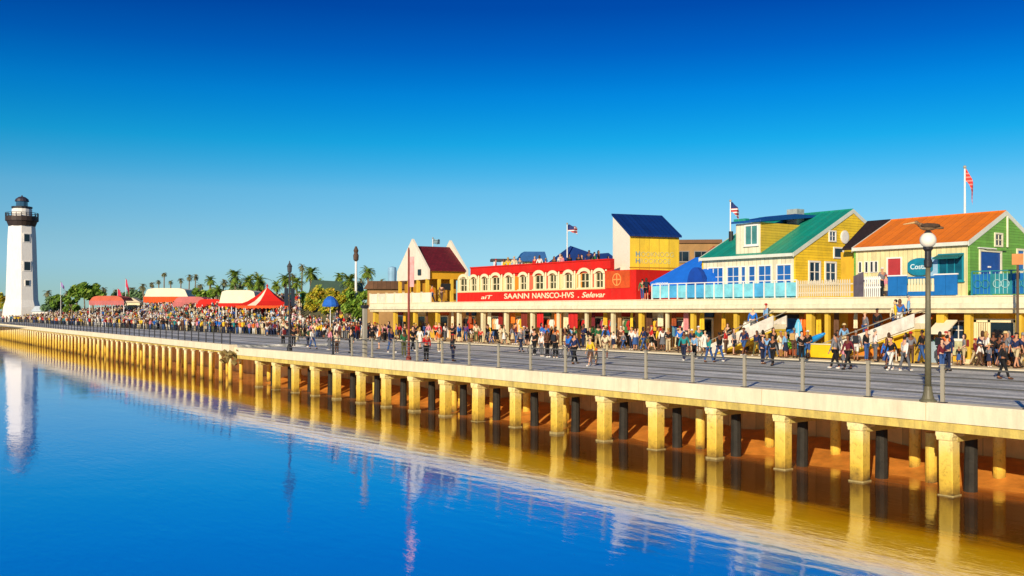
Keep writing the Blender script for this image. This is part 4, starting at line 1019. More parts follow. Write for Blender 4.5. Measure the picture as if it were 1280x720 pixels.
t = thing('poster_board', 'large blue poster board with dark header in the ochre arcade bay', 'poster', (along(973, 54.2), 54.2, 3.03))
L = along(996, 54.2)-along(973, 54.2)
MB().box(0, L, 0, .08, .9, 2.35).build('poster', mk('blue_poster_print', '#2278cc', .5, .45, 1.6), t)
MB().box(-.1, L+.1, -.06, .1, 2.36, 2.62).build('header', M_dark, t)
for x in (0.05, L-.05): MB().box(x-.04, x+.04, .01, .07, 0, .899).build('leg', M_dark, t)
t = thing('plant_display', 'lime green potted plants below the blue poster board', 'plants', (along(980, 52.6), 52.6, 3.03))
for i in range(4):
    MB().lathe([(.16, 0), (.22, .35), (.24, .38)], 10, (i*.42, 0, 0)).build('pot', mk('terracotta', '#a5512c', .8), t)
    lf = MB()
    for j in range(60):
        a, b = rnd.uniform(0, 2*PI), rnd.uniform(.1, 1.4); r = rnd.uniform(.15, .42); c_ = Vector((i*.42+r*math.cos(a)*math.cos(b)*.8, r*math.sin(a)*math.cos(b)*.8, .45+r*math.sin(b)*1.5))
        u = Vector((rnd.uniform(-1, 1), rnd.uniform(-1, 1), rnd.uniform(-.5, 1))).normalized()*.13; w_ = u.orthogonal().normalized()*.05
        lf.quad(c_-u, c_+w_, c_+u, c_-w_)
    lf.build('leaves', mk('lime_leaves', '#6fae1e', .6, .4, 4), t, recalc=False)
t = thing('hanging_banner', 'golden yellow banner hanging under the near staircase', 'banner', (along(1115, 50.6), 50.6, 3.03))
L = along(1132, 50.6)-along(1115, 50.6)
MB().box(0, L, -.012, .012, .75, 2.0).build('cloth', mk('golden_cloth', '#eab408', .8, .15), t)
for x in (0, L): MB().tube((x, .04, 0), (x, .04, 2.1), .03, n=6).build('pole', M_dark, t)
MB().tube((0, .04, 2.06), (L, .04, 2.06), .025, n=6).build('rail', M_dark, t)
t = thing('awning', 'slanted orange awning over the pavement behind the lamp post', 'awning', (along(1134, 52), 52, 3.03))
L = along(1163, 52)-along(1134, 52)
MB().prism([(-1.2, 1.85), (.4, 2.6), (.4, 2.52), (-1.2, 1.75)], 0, L, 'x').build('canvas', mk('orange_awning_canvas', '#dd741a', .8, .2), t)
MB().box(0, L, -1.22, -1.203, 1.55, 1.84).build('valance', M_tor, t)
for x in (.03, L-.03): MB().tube((x, -1.15, 0), (x, -1.15, 1.75), .03, n=6).build('pole', M_white, t)
t = thing('vending_box', 'red vending box on the pavement beside the painted panel', 'vending box', (along(1204, 52.6), 52.6, 3.03))
MB().box(0, .5, 0, .4, .1, .95).build('cabinet', mk('red_enamel', '#d6231c', .35, .1), t, bevel=.03)
MB().box(.07, .43, -.015, -.001, .5, .85).build('pane', M_glassdark, t)
for a in (.05, .45):
    for b in (.05, .35): MB().box(a-.03, a+.03, b-.03, b+.03, 0, .099).build('foot', M_dark, t)
t = thing('white_van_stall', 'white and grey kiosk stall under the sloping white canvas', 'stall', (along(1163, 51.2), 51.2, 3.03))
MB().box(0, .9, 0, .7, 0, 1.15).build('counter', mk('grey_blue_board', '#9fb3c0'), t, bevel=.02)
MB().prism([(-.3, 1.65), (.9, 2.35), (.9, 2.28), (-.3, 1.57)], -.05, 1.05, 'x').build('canvas', M_twh, t)
for a in (0, 1.0): MB().tube((a, -.2, 0), (a, -.2, 1.62), .025, n=6).build('pole', M_white, t)

# garment rails: coloured clothes hung in the arcade bays
GC = ['#b3201c', '#e9dcc0', '#c8541c', '#274f86', '#7a4a2c', '#e2b02c', '#3c6b3b', '#e8e2d2', '#151515', '#8c2f4a', '#d8904a', '#5a8a9c', '#c9b48a']
GM = [mk('garment_%s' % c[1:], c, .85, .25, 3) for c in GC]
def garment(w_, h_):
    pr = [(-w_*.2, 0), (-w_*.5, -.08), (-w_*.72, -.42), (-w_*.55, -.5), (-w_*.42, -.32), (-w_*.46, -h_), (w_*.46, -h_), (w_*.42, -.32), (w_*.55, -.5), (w_*.72, -.42), (w_*.5, -.08), (w_*.2, 0), (0, -.06)]
    return MB().prism(pr, -.04, .04, 'y')
gmesh = [garment(.42, .75), garment(.46, .95), garment(.4, 1.15)]
adj = ['crowded', 'tall', 'long', 'full', 'wide', 'busy', 'packed', 'laden', 'stuffed', 'jumbled', 'bright', 'mixed']
rails_ = [(586, 'tan arcade bay second from its far end'), (618, 'arcade column below the lettered sign start'), (648, 'tan bay below the long red signboard'), (684, 'red fascia under the shop signboard'), (726, 'cream columns beneath the signboard end'), (760, 'bay below the tall yellow tower'), (784, 'bay under the red end block with emblem'), (820, 'bay below the blue pavilion edge'), (850, 'brown bay below the blue pavilion'), (942, 'foot of the staircase below the teal roof')]
for i, (px, where) in enumerate(rails_):
    v = 52.9 if px != 942 else 51.6
    x = along(px, v); wd = 1.5
    t = thing('clothes_rail', '%s rail of hanging clothes in the %s' % (adj[i], where), 'clothes rail', (x, v, 3.03), rnd.uniform(-.15, .15))
    hr = 2.15
    MB().tube((-wd/2, 0, hr), (wd/2, 0, hr), .022, n=6).build('rail', M_steel, t)
    for s_ in (-1, 1):
        MB().tube((s_*wd/2, 0, 0), (s_*wd/2, 0, hr), .022, n=6).build('post', M_steel, t)
        MB().box(s_*wd/2-.03, s_*wd/2+.03, -.28, .28, 0, .05).build('foot', M_dark, t)
    for j in range(5):
        c = GM[rnd.randrange(len(GM))] if px != 942 else mk('garment_e8e2d2', '#e8e2d2')
        me = gmesh[rnd.randrange(3)].mesh('garment', c)
        inst(t, me, 'garment', -wd/2+.22+j*.27, rnd.uniform(-.03, .03), hr-.04, rnd.uniform(.3, .9))
# red cloths hung above the shop fronts
for px, c, n in ((675, '#cf1f1c', 'large red cloth sign hanging high under the arcade slab'), (716, '#c4251f', 'pair of red cloth panels hung near the cream columns'), (697, '#e0701c', 'orange cloth panel hung between the two red cloths'), (655, '#7c2c1c', 'dark brown cloth panel hung below the signboard letters')):
    v = 51.95; x = along(px, v); wd = (12 if px != 716 else 17)*depth(x, v)/FPX
    t = thing('hanging_cloth', n, 'cloth sign', (x, v, 5.72))
    nx = 8
    vs = [(-wd/2+wd*i/nx, .04*math.sin(i*1.7), z) for z in (0, -.6, -1.25) for i in range(nx+1)]
    MB().add(vs, [(j*(nx+1)+i, j*(nx+1)+i+1, (j+1)*(nx+1)+i+1, (j+1)*(nx+1)+i) for j in range(2) for i in range(nx)]).build('cloth', mk('cloth_'+c[1:], c, .8, .15), t, smooth=True)
    MB().tube((-wd/2, 0, .01), (wd/2, 0, .01), .025, n=6).build('rod', M_dark, t)

# coloured goods and cloth strips hung high between the columns
strip = [(506, 'mustard', '#d8a424', 'below the pale panelled parapet'), (534, 'brown', '#6c4228', 'below the maroon roofed hall'), (566, 'cream', '#ead9b0', 'at the near side of the maroon roofed hall'),
    (588, 'rust', '#a04a20', 'under the first arched window'), (612, 'cream', '#ecdcb8', 'under the second arched window pair'), (626, 'dark red', '#8c1f1a', 'below the start of the sign lettering'), (641, 'orange', '#dd7a20', 'below the first word of the sign'),
    (708, 'cream', '#eadab0', 'between the two red cloths'), (742, 'maroon', '#701c24', 'below the salmon wall panel'), (757, 'mustard', '#d9aa2c', 'under the last arched window'), (775, 'tan', '#b88a54', 'under the round emblem'), (790, 'yellow', '#ecc834', 'below the tower end wall'),
    (812, 'brown', '#5c3a26', 'below the pavilion corner post'), (826, 'cream', '#eedfb8', 'under the pavilion lettering'), (843, 'rust', '#9c4a22', 'under the turquoise glass panels'), (858, 'pink', '#d98a8a', 'below the dark blue porch hood'), (878, 'yellow', '#e8c42e', 'beside the lower stair end'),
    (905, 'mustard', '#d2a02a', 'over the first staircase'), (940, 'white', '#f0e8da', 'over the hanging white shirts'), (1008, 'orange', '#e2741c', 'beside the surfboards'), (1024, 'yellow', '#e6c02c', 'above the yellow counter'), (1046, 'brown', '#6a4a34', 'below the white picket fence'), (1070, 'cream', '#eadcb4', 'over the near staircase foot'), (1150, 'orange', '#e68624', 'above the slanted orange awning')]
for px, cn, c, wh in strip:
    v = 52.55; x = along(px, v); wd = rnd.uniform(6, 10)*depth(x, v)/FPX; hh = rnd.uniform(.9, 1.5)
    t = thing('hanging_cloth', '%s cloth strip hanging under the slab %s' % (cn, wh), 'cloth strip', (x, v, 5.74), rnd.uniform(-.2, .2))
    nx = 6
    vs = [(-wd/2+wd*i/nx, .05*math.sin(i*1.9+z), z) for z in (0, -hh/2, -hh) for i in range(nx+1)]
    MB().add(vs, [(j*(nx+1)+i, j*(nx+1)+i+1, (j+1)*(nx+1)+i+1, (j+1)*(nx+1)+i) for j in range(2) for i in range(nx)]).build('cloth', mk('cloth_'+c[1:], c, .85, .3, 3), t, smooth=True)
    MB().tube((-wd/2, 0, .01), (wd/2, 0, .01), .02, n=6).build('rod', M_dark, t)

# bicycles
def bicycle(name, label, x, y, rz, col):
    t = thing(name, label, 'bicycle', (x, y, 2.905), rz)
    fm = mk('bike_'+col[1:], col, .35, .1)
    R = .34
    def wheel(cx):
        n = 22; m = MB()
        for i in range(n):
            a, b = 2*PI*i/n, 2*PI*(i+1)/n
            m.tube((cx+R*math.cos(a), 0, R+R*math.sin(a)), (cx+R*math.cos(b), 0, R+R*math.sin(b)), .026, n=6, cap=False)
        w_ = m.build('wheel', M_dark, t)
        s = MB()
        for i in range(12): s.tube((cx, 0, R), (cx+R*math.cos(PI*i/6), 0, R+R*math.sin(PI*i/6)), .005, n=4)
        s.tube((cx, -.05, R), (cx, .05, R), .03, n=8); s.build('spokes', M_steel, w_)
    wheel(-.52); wheel(.52)
    f = MB()
    for a, b in (((-.52, 0, R), (-.05, 0, .3)), ((-.05, 0, .3), (-.2, 0, .82)), ((-.2, 0, .8), (-.52, 0, R)), ((-.05, 0, .3), (.34, 0, .78)), ((-.19, 0, .74), (.34, 0, .8)), ((.32, 0, .92), (.52, 0, R))): f.tube(a, b, .02, n=7)
    f.build('frame', fm, t)
    MB().path([(.33, 0, .9), (.31, 0, 1.02)], .018).tube((.31, -.28, 1.02), (.31, .28, 1.02), .016, n=6).build('handlebar', M_steel, t)
    MB().sphere((-.22, 0, .9), .1, 10, 6, (1.4, .7, .4)).tube((-.2, 0, .8), (-.21, 0, .88), .015, n=6).build('saddle', M_dark, t)
    MB().tube((-.05, -.1, .2), (-.05, .1, .4), .014, n=6).build('pedals', M_dark, t)
    return t
def road_v(py, px, h=3.0): return .8021*h/((py-388)/(px+286))
for px, py, col, lab in ((672, 444, '#1b1b1f', 'black bicycle pushed along the road before the red signboard'), (700, 448, '#5c6470', 'grey bicycle beside two dark coated people on the road'), (865, 446, '#7c2020', 'dark red bicycle parked at the kerb below the blue pavilion')):
    v = road_v(py, px); bicycle('bicycle', lab, along(px, v), v, rnd.uniform(-.3, .3), col)

# ------------------------------------------------------------------ vegetation
def leafmat(name, cols, rough=.6):
    m, nt, p, L = base_mat(name)
    geo = nt.nodes.new('ShaderNodeNewGeometry')
    c = ramp(nt, geo.outputs['Random Per Island'], [(i/(len(cols)-1), C(q)) for i, q in enumerate(cols)])
    L.new(c, p.inputs['Base Color']); p.inputs['Roughness'].default_value = rough
    p.inputs['Specular IOR Level'].default_value = .25
    MATS[name] = m
    return m
M_palm = leafmat('palm_fronds', ['#55752a', '#84a636', '#46601f', '#b0ac44'])
M_palmd = leafmat('dry_palm_fronds', ['#74724a', '#9a885a', '#62704e', '#8a986e'])
M_trunk = mk('palm_bark', '#8a7a62', .9, .3, 3, .5)
M_gold = leafmat('golden_foliage', ['#a8a028', '#ccb42e', '#849628', '#5c7428', '#dcae3c'])
M_grn = leafmat('green_foliage', ['#587e2e', '#84a636', '#466428', '#a0b43e'])
M_dgr = leafmat('dark_foliage', ['#56744a', '#6f9058', '#4c684c', '#92ac74'])
def palm_meshes(H, R, nf, droop, mat, seed, tr=.2):
    r = random.Random(seed); m = MB()
    lean = (r.uniform(-.4, .4), r.uniform(-.4, .4))
    pts = [(lean[0]*(i/6)**2, lean[1]*(i/6)**2, H*i/6) for i in range(7)]
    tk = MB().path(pts, [tr*1.3, tr, tr*.9, tr*.85, tr*.8, tr*.8, tr*.85], 8)
    top = Vector(pts[-1])
    for i in range(nf):
        az = r.uniform(0, 2*PI); el = r.uniform(-.9, 1.25); L = R*r.uniform(.75, 1.1)
        p = top.copy(); d = Vector((math.cos(az)*math.cos(el), math.sin(az)*math.cos(el), math.sin(el)))
        seg = 5; side = Vector((-math.sin(az), math.cos(az), 0)); prev = None
        stem = [p.copy()]
        for s in range(seg):
            p = p+d*(L/seg); d = (d+Vector((0, 0, -droop*.33))).normalized(); stem.append(p.copy())
        for s in range(1, seg+1):
            c = stem[s]; dd = (stem[s]-stem[s-1]).normalized()
            for sd_ in (-1, 1):
                for q in (0, .5):
                    bse = c-dd*(L/seg)*q
                    tip = bse+side*sd_*L*.34*(1-.55*abs(s-2.6)/3)+dd*L*.22+Vector((0, 0, -.1*L*r.uniform(.3, 1.3)))
                    wv = dd*L*.055
                    m.quad(bse-wv, bse+wv, tip)
    return tk.mesh('trunk', M_trunk), m.mesh('crown', mat, recalc=False)
PV = [palm_meshes(1, .0, 0, 0, M_palm, 0)]
def palm(px, ycrown, d, rpx, label, mat=M_palm, seed=0, base=None, nf=46, droop=.8, tr=.22):
    x, y = camxy(px, d); b = gz_(x, y) if base is None else base
    H = CAM_Z+(388-ycrown)*d/FPX-b
    t = thing('palm_tree', label, 'palm', (x, y, b), rnd.uniform(0, 6), 'palms behind the promenade')
    tk, cr = palm_meshes(H, rpx*d/FPX, nf, droop, mat, seed or int(px*7), tr)
    link('trunk', tk, t); link('crown', cr, t)
palms = [(295, 345, 185, 8, 'slender palm with round green crown left of the red tent'), (262, 350, 195, 6, 'small dark palm between pink tent and slender palm'),
 (236, 346, 215, 4, 'thin tall palm rising behind the long white marquee'), (243, 346, 218, 4, 'thin twin palm with sparse head behind the white marquee'),
 (278, 353, 200, 5, 'narrow shaggy palm with hanging dead fronds'), (311, 352, 180, 9, 'broad palm crown just above the cream marquee'),
 (323, 351, 178, 10, 'broad bushy palm beside the peak of the red tent'), (357, 349, 160, 8, 'leafy palm over the striped tent roof beside the black mast'),
 (371, 353, 168, 8, 'short palm behind the black lamp mast'), (377, 333, 175, 5, 'tall narrow palm with ragged brown head'),
 (389, 342, 155, 9, 'tall full palm with dark round crown near the green roof'), (435, 351, 140, 10, 'yellow green palm with heavy crown beside the white mast'),
 (461, 340, 150, 8, 'tall palm with neat crown just before the brown house'), (205, 342, 225, 3.5, 'tallest thin palm above the white marquee'),
 (199, 352, 222, 3, 'thin short palm at the edge of the white marquee'), (214, 352, 226, 3, 'thin leaning palm above the white marquee roof'),
 (180, 358, 205, 5, 'dark feathery palm before the white marquee'), (60, 366, 235, 5, 'small dark palm beside the lighthouse'),
 (270, 362, 170, 7, 'low green palm behind the deep red tent'), (334, 366, 190, 4, 'little palm showing beside the red tent peak'),
 (84, 367, 228, 5, 'dark low palm past the keepers house'), (132, 362, 220, 4, 'slim palm next to the round tree clump'),
 (106, 358, 232, 4, 'dark shaggy palm rising out of the round tree clump'), (146, 364, 224, 4, 'short dark palm behind the orange tent'), (165, 361, 226, 4, 'lone palm between banner flags and white marquee'),
 (188, 355, 230, 3.5, 'dark palm touching the white marquee end'), (226, 350, 228, 3.5, 'middle sized thin palm over the white marquee'), (251, 357, 205, 5, 'stocky palm with wide head past the white marquee'),
 (288, 357, 192, 6, 'leaning palm just before the slender palm'), (303, 356, 195, 5, 'olive palm rising behind the cream marquee'), (346, 357, 176, 6, 'low palm between tent peak and black mast'),
 (366, 345, 182, 5, 'palm with small round head behind the black mast'), (399, 353, 165, 6, 'olive palm before the dark green roof'), (424, 346, 170, 6, 'palm with ragged crown over the golden trees'), (452, 352, 160, 5, 'small palm just past the white mast'), (476, 352, 150, 5, 'palm showing beside the brown house roof')]
for i, (px, yc, d, r_, lab) in enumerate(palms):
    lab = lab.replace('left of', 'beside')
    palm(px, yc, d, r_*1.35, lab, M_palmd if r_ <= 5 else M_palm, i+3, nf=34 if r_ <= 5 else 52, droop=1.1 if r_ <= 5 else .75, tr=.16 if r_ <= 5 else .24)
def bush(name, label, px, d, ytop, ybot, wpx, mat, seed, n=900, cat='tree', depthm=1.0, leaf=.34, trunk=True):
    r = random.Random(seed); k = d/FPX; x, y = camxy(px, d)
    b = gz_(x, y); zt = CAM_Z+(388-ytop)*k-b; zb = max(.0, CAM_Z+(388-ybot)*k-b); w2 = wpx*k/2
    t = thing(name, label, cat, (x, y, b), YAW)
    cl = [(r.uniform(-.75, .75)*w2, r.uniform(-.7, .7)*w2*depthm, zb+(zt-zb)*r.uniform(.18, .86), r.uniform(.22, .42)) for _ in range(13)]
    lf = MB()
    for i in range(n):
        cx, cy, cz, cr = cl[r.randrange(len(cl))]
        R = cr*min(w2, (zt-zb)*.75)
        u = Vector((r.gauss(0, 1), r.gauss(0, 1), r.gauss(0, 1))).normalized()*R*r.uniform(.55, 1.08)
        c = Vector((cx, cy, cz))+u
        a = (u.normalized()*.5+Vector((r.uniform(-1, 1), r.uniform(-1, 1), r.uniform(-1, 1)))).normalized()
        e1 = a.orthogonal().normalized()*leaf*r.uniform(.6, 1.3); e2 = a.cross(e1).normalized()*leaf*r.uniform(.3, .6)
        lf.quad(c-e1, c+e2, c+e1, c-e2)
    lf.build('crown', mat, t, recalc=False)
    if trunk:
        tk = MB().tube((0, 0, 0), (0, 0, zb+(zt-zb)*.5), .2*k*8, .1*k*8, 8)
        for cx, cy, cz, cr in cl[:6]: tk.tube((0, 0, zb+(zt-zb)*.25), (cx, cy, cz), .07*k*8, .03*k*8, 6)
        tk.build('trunk', M_trunk, t)
bush('tree', 'golden leafed tree filling the space past the red tent', 405, 128, 358, 402, 34, M_gold, 3, 1600)
bush('tree', 'golden tree with orange tinge behind the blue parasol', 424, 124, 360, 404, 34, M_gold, 4, 1600)
bush('tree', 'olive green tree beside the parapet end of the terrace', 445, 118, 362, 404, 30, M_grn, 5, 1400)
bush('tree', 'yellow green tree just before the low brown house', 466, 116, 357, 376, 16, M_gold, 6, 700)
bush('tree', 'round olive tree clump beyond the crowd near the lighthouse', 96, 218, 356, 372, 20, M_grn, 7, 900, leaf=.55)
bush('tree', 'broad green tree clump beside the orange tent', 116, 214, 354, 376, 30, M_grn, 8, 1300, leaf=.55)
bush('tree', 'dark tree behind the crimson banner flags', 172, 216, 362, 378, 24, M_dgr, 9, 900, leaf=.5)
bush('tree', 'green tree clump at the end of the white marquee', 257, 188, 361, 380, 28, M_grn, 10, 1000, leaf=.5)
bush('tree', 'deep green tree at the foot of the slender palm', 284, 180, 362, 382, 22, M_dgr, 11, 900, leaf=.45)
bush('shrub', 'olive shrub showing past the far side of the lighthouse', 4, 272, 362, 390, 18, M_gold, 12, 500, 'shrub', leaf=.6)
bush('shrub', 'grey green shrub at the foot of the lighthouse', 66, 226, 370, 390, 24, M_dgr, 13, 800, 'shrub', leaf=.5)
bush('shrub', 'leafy shrub between keepers house and orange tent', 90, 205, 368, 392, 22, M_grn, 14, 700, 'shrub', leaf=.45)
bush('shrub', 'dark hedge clump at the edge of the striped tent', 384, 135, 372, 402, 14, M_dgr, 15, 500, 'shrub')

for i, (px, d_, y0, y1, wp, mt_, lab) in enumerate([(150, 222, 362, 380, 26, M_dgr, 'grey green tree spreading behind the orange tent'), (196, 220, 364, 380, 26, M_grn, 'low leafy tree under the white marquee'),
    (232, 206, 362, 380, 24, M_dgr, 'dark leafy tree behind the pink tent'), (270, 190, 358, 380, 24, M_grn, 'full green tree behind the deep red tent'), (300, 186, 357, 378, 24, M_dgr, 'dark green tree behind the cream marquee'),
    (322, 184, 356, 376, 22, M_grn, 'bright green tree beside the striped tent peak'), (352, 178, 362, 384, 22, M_dgr, 'dusky tree behind the slope of the striped tent'), (374, 166, 362, 392, 22, M_grn, 'green tree behind the black lamp mast'),
    (76, 226, 364, 384, 24, M_grn, 'leafy green tree by the violet pennant'), (392, 132, 362, 404, 24, M_gold, 'golden tree nearest the striped tent'), (434, 122, 356, 402, 30, M_gold, 'tall golden tree below the yellow green palm'), (458, 114, 362, 400, 26, M_grn, 'leafy tree pressed against the terrace end')]):
    bush('tree', lab, px, d_, y0+(4 if d_ > 150 else 0), y1, wp, mt_, 40+i, 800 if d_ > 150 else 1100, leaf=.45 if d_ > 150 else .3)
for px, d_, yt, wpx, cr_, lab in ((292, 176, 372, 16, '#b8683c', 'small terracotta roofed kiosk behind the cream marquee'), (168, 200, 372, 18, '#d8c8a8', 'small pale roofed kiosk before the dark tree'), (365, 150, 374, 12, '#8c9aa0', 'small grey roofed kiosk behind the black mast')):
    x, y = camxy(px, d_); b = gz_(x, y); k = d_/FPX; w2 = wpx*k/2; H = CAM_Z+(388-yt)*k-b
    t = thing('kiosk', lab, 'kiosk', (x, y, b), YAW)
    MB().box(-w2, w2, -w2*.7, w2*.7, 0, H*.7).build('wall', M_creamp, t)
    MB().prism([(-w2*1.2, H*.7), (w2*1.2, H*.7), (0, H)], -w2*.85, w2*.85, 'y').build('roof', mk('kiosk_roof_'+cr_[1:], cr_, .8, .2), t)
    MB().box(-w2*.6, w2*.6, -w2*.7-.03, -w2*.7-.003, H*.25, H*.55).build('serving_window', M_glassdark, t)
# ------------------------------------------------------------------ people
def skin_mesh(name, pts, edges, root, sub=1):
    """pts: list of (x, y, z, rx[, ry]); edges between them; one continuous skinned surface"""
    me = bpy.data.meshes.new(name); me.from_pydata([p[:3] for p in pts], edges, [])
    ob = bpy.data.objects.new(name, me); COL.objects.link(ob)
    ob.modifiers.new('skin', 'SKIN')
    lay = me.skin_vertices[0].data
    for i, p in enumerate(pts):
        lay[i].radius = (p[3], p[4] if len(p) > 4 else p[3]); lay[i].use_root = (i == root)
    ob.modifiers['skin'].use_smooth_shade = True
    if sub:
        m = ob.modifiers.new('sub', 'SUBSURF'); m.levels = sub
    dg = bpy.context.evaluated_depsgraph_get(); dg.update()
    out = bpy.data.meshes.new_from_object(ob.evaluated_get(dg))
    bpy.data.objects.remove(ob); bpy.data.meshes.remove(me)
    return out
M_skin = mk('skin', '#b98262', .6, .06, bump=0, attr='object'); M_cloth = mk('clothing', '#888888', .85, .2, 6, .3, 40, attr='object'); M_hair = mk('hair', '#2a1c12', .7, .3, 20, .3, 60, attr='object')
def pose(stride=.0, armL=(.03, -.02), armR=(.03, -.02), bendL=0, bendR=0, lean=0.0, female=False, foot_r=0.0):
    """returns joint dict, x = side, -y = forward"""
    J = {}
    J['pelvis'] = (0, 0, .93); J['waist'] = (0, -lean*.3, 1.08); J['chest'] = (0, -lean, 1.3); J['neck'] = (0, -lean*1.2, 1.46); J['head'] = (0, -lean*1.35-.01, 1.6)
    sw = .165 if female else .19
    for sd, arm, bend in ((-1, armL, bendL), (1, armR, bendR)):
        s = 'L' if sd < 0 else 'R'
        J['sh'+s] = (sd*sw, -lean, 1.385)
        e = (sd*(sw+.05+arm[0]), -lean+.03-arm[1]*.5, 1.385-.28)
        J['el'+s] = e
        if bend: J['wr'+s] = (e[0]-sd*.05*bend, e[1]-.22*bend, e[2]-.24*(1-bend)+.08*bend)
        else: J['wr'+s] = (e[0]+sd*.01, e[1]-arm[1]*.5-.02, e[2]-.25)
        st = stride*sd
        J['hip'+s] = (sd*.09, 0, .88)
        J['kn'+s] = (sd*.1, -st*.5-.02, .49)
        J['an'+s] = (sd*.1, -st if st > 0 else -st*1.0, .09 if st >= 0 else .12)
        J['to'+s] = (sd*.11, J['an'+s][1]-.15, .04)
    return J
def person_meshes(J, female=False, skirt=False, shorts=False, sleeves=True):
    pts, ed, ix = [], [], {}
    def add(k, co, r, r2=None, par=None):
        ix[k] = len(pts); pts.append((*co, r, r2 or r))
        if par is not None: ed.append((ix[par], ix[k]))
    add('pelvis', J['pelvis'], .13, .095)
    add('waist', J['waist'], .115 if female else .125, .085, 'pelvis'); add('chest', J['chest'], .14 if female else .155, .1, 'waist')
    add('neck', J['neck'], .05, .05, 'chest'); add('jaw', (J['head'][0], J['head'][1]-.015, J['head'][2]-.06), .062, .07, 'neck')
    add('brow', (J['head'][0], J['head'][1], J['head'][2]+.02), .075, .088, 'jaw'); add('crown', (J['head'][0], J['head'][1]+.01, J['head'][2]+.095), .055, .065, 'brow')
    for s, sd in (('L', -1), ('R', 1)):
        add('sh'+s, J['sh'+s], .055, .055, 'chest'); add('el'+s, J['el'+s], .04, .04, 'sh'+s); add('wr'+s, J['wr'+s], .027, .027, 'el'+s)
        e, w_ = Vector(J['el'+s]), Vector(J['wr'+s]); d = (w_-e).normalized(); side = Vector((0, -1, 0)) if abs(d.y) < .7 else Vector((-sd, 0, 0))
        palm_ = w_+d*.075; add('pa'+s, palm_, .03, .017, 'wr'+s)
        for q, (off, ln) in enumerate(((.026, .075), (.009, .088), (-.009, .08), (-.026, .062))):
            a = palm_+side*off+d*.035; b = a+(d*.75+Vector((-sd*.3, -.1, 0))).normalized()*ln*.55
            add('f%d%s' % (q, s), a, .0095, .0095, 'pa'+s); add('g%d%s' % (q, s), b, .008, .008, 'f%d%s' % (q, s))
        a = w_+d*.04+side*.035; add('th'+s, a, .011, .011, 'pa'+s); add('ti'+s, a+d*.05+side*.015, .009, .009, 'th'+s)
        add('hip'+s, J['hip'+s], .085, .085, 'pelvis'); add('kn'+s, J['kn'+s], .055, .058, 'hip'+s); add('an'+s, J['an'+s], .038, .042, 'kn'+s); add('to'+s, J['to'+s], .045, .03, 'an'+s)
    body = skin_mesh('body', pts, ed, 0)
    # nose, ears, eyes set into the head surface
    bm = bmesh.new(); bm.from_mesh(body)
    h = Vector(J['head'])
    nose = min(bm.verts, key=lambda v: (v.co-(h+Vector((0, -.1, -.02)))).length); nose.co.y -= .022
    for sd in (-1, 1):
        ear = min(bm.verts, key=lambda v: (v.co-(h+Vector((sd*.085, .01, 0)))).length); ear.co.x += sd*.016
        eye = min(bm.verts, key=lambda v: (v.co-(h+Vector((sd*.032, -.09, .012)))).length); eye.co.y += .008
    bm.to_mesh(body); bm.free()
    body.materials.clear(); body.materials.append(M_skin)
    # shoes as second material on the body would split the mesh; they are a part of their own
    def sub(keys, grow):
        P, E, mp = [], [], {}
        for k, r, r2 in keys:
            mp[k] = len(P); c = pts[ix[k]]; P.append((c[0], c[1], c[2], r, r2))
        for a, b in ed:
            ka = [k for k, v in ix.items() if v == a][0]; kb = [k for k, v in ix.items() if v == b][0]
            if ka in mp and kb in mp: E.append((mp[ka], mp[kb]))
        return P, E
    ks = [('pelvis', .15, .112), ('waist', .135, .102), ('chest', .168, .118)]
    for s in 'LR':
        ks += [('sh'+s, .07, .07), ('el'+s, .052, .052)]
        if sleeves: ks += [('wr'+s, .038, .038)]
    P, E = sub(ks, 0)
    shirt = skin_mesh('shirt', P, E, 0)
    ks = [('pelvis', .148, .11)]
    for s in 'LR':
        ks += [('hip'+s, .1, .1), ('kn'+s, .072, .075)]
        if not shorts: ks += [('an'+s, .06, .062)]
    P, E = sub(ks, 0)
    if skirt:
        m = MB().lathe([(.13, 1.02), (.15, .95), (.19, .75), (.24, .5), (.25, .47)], 14); m.v = [(x, y*.8, z) for x, y, z in m.v]
        trousers = m.mesh('skirt', M_cloth, smooth=True)
    else: trousers = skin_mesh('trousers', P, E, 0)
    for me in (shirt, trousers): me.materials.clear(); me.materials.append(M_cloth)
    shoes = []
    for s in 'LR':
        a, t = Vector(J['an'+s]), Vector(J['to'+s])
        shoes.append(MB().sphere(((a.x+t.x)/2, (a.y+t.y)/2-.01, (t.z+.012)), .06, 8, 6, (.85, 2.1, .85)).mesh('shoe', M_cloth, smooth=True))
    hr = {}
    c = (h.x, h.y+.016, h.z+.03)
    hr['short'] = MB().sphere((c[0], c[1], c[2]+.01), .1, 12, 8, (.92, 1.02, 1.0))
    # open the face: drop the front lower verts inside the head
    def openface(m, low):
        m.v = [(x, y+.07 if (y < c[1]-.03 and z < c[2]+.03) else y, max(z, c[2]-low)) for x, y, z in m.v]; return m
    openface(hr['short'], .05)
    lh = MB().sphere((c[0], c[1]+.02, c[2]-.05), .12, 12, 10, (.86, .9, 1.5)); hr['long'] = openface(lh, .24)
    hr['hat'] = MB().lathe([(.175, .0), (.18, .008), (.1, .022), (.098, .09), (.07, .115), (.01, .12)], 14, (c[0], c[1]-.01, c[2]+.02))
    hr['cap'] = MB().sphere((c[0], c[1]-.008, c[2]+.025), .1, 12, 8, (.95, 1.05, .75)); hr['cap'].v = [(x, y, max(z, c[2]+.005)) for x, y, z in hr['cap'].v]
    hr['cap'].box(c[0]-.06, c[0]+.06, c[1]-.2, c[1]-.08, c[2]+.012, c[2]+.024)
    hm = {k: v.mesh(k, M_hair, smooth=True) for k, v in hr.items()}
    return dict(body=body, shirt=shirt, trousers=trousers, shoes=shoes, hair=hm, skirt=skirt)
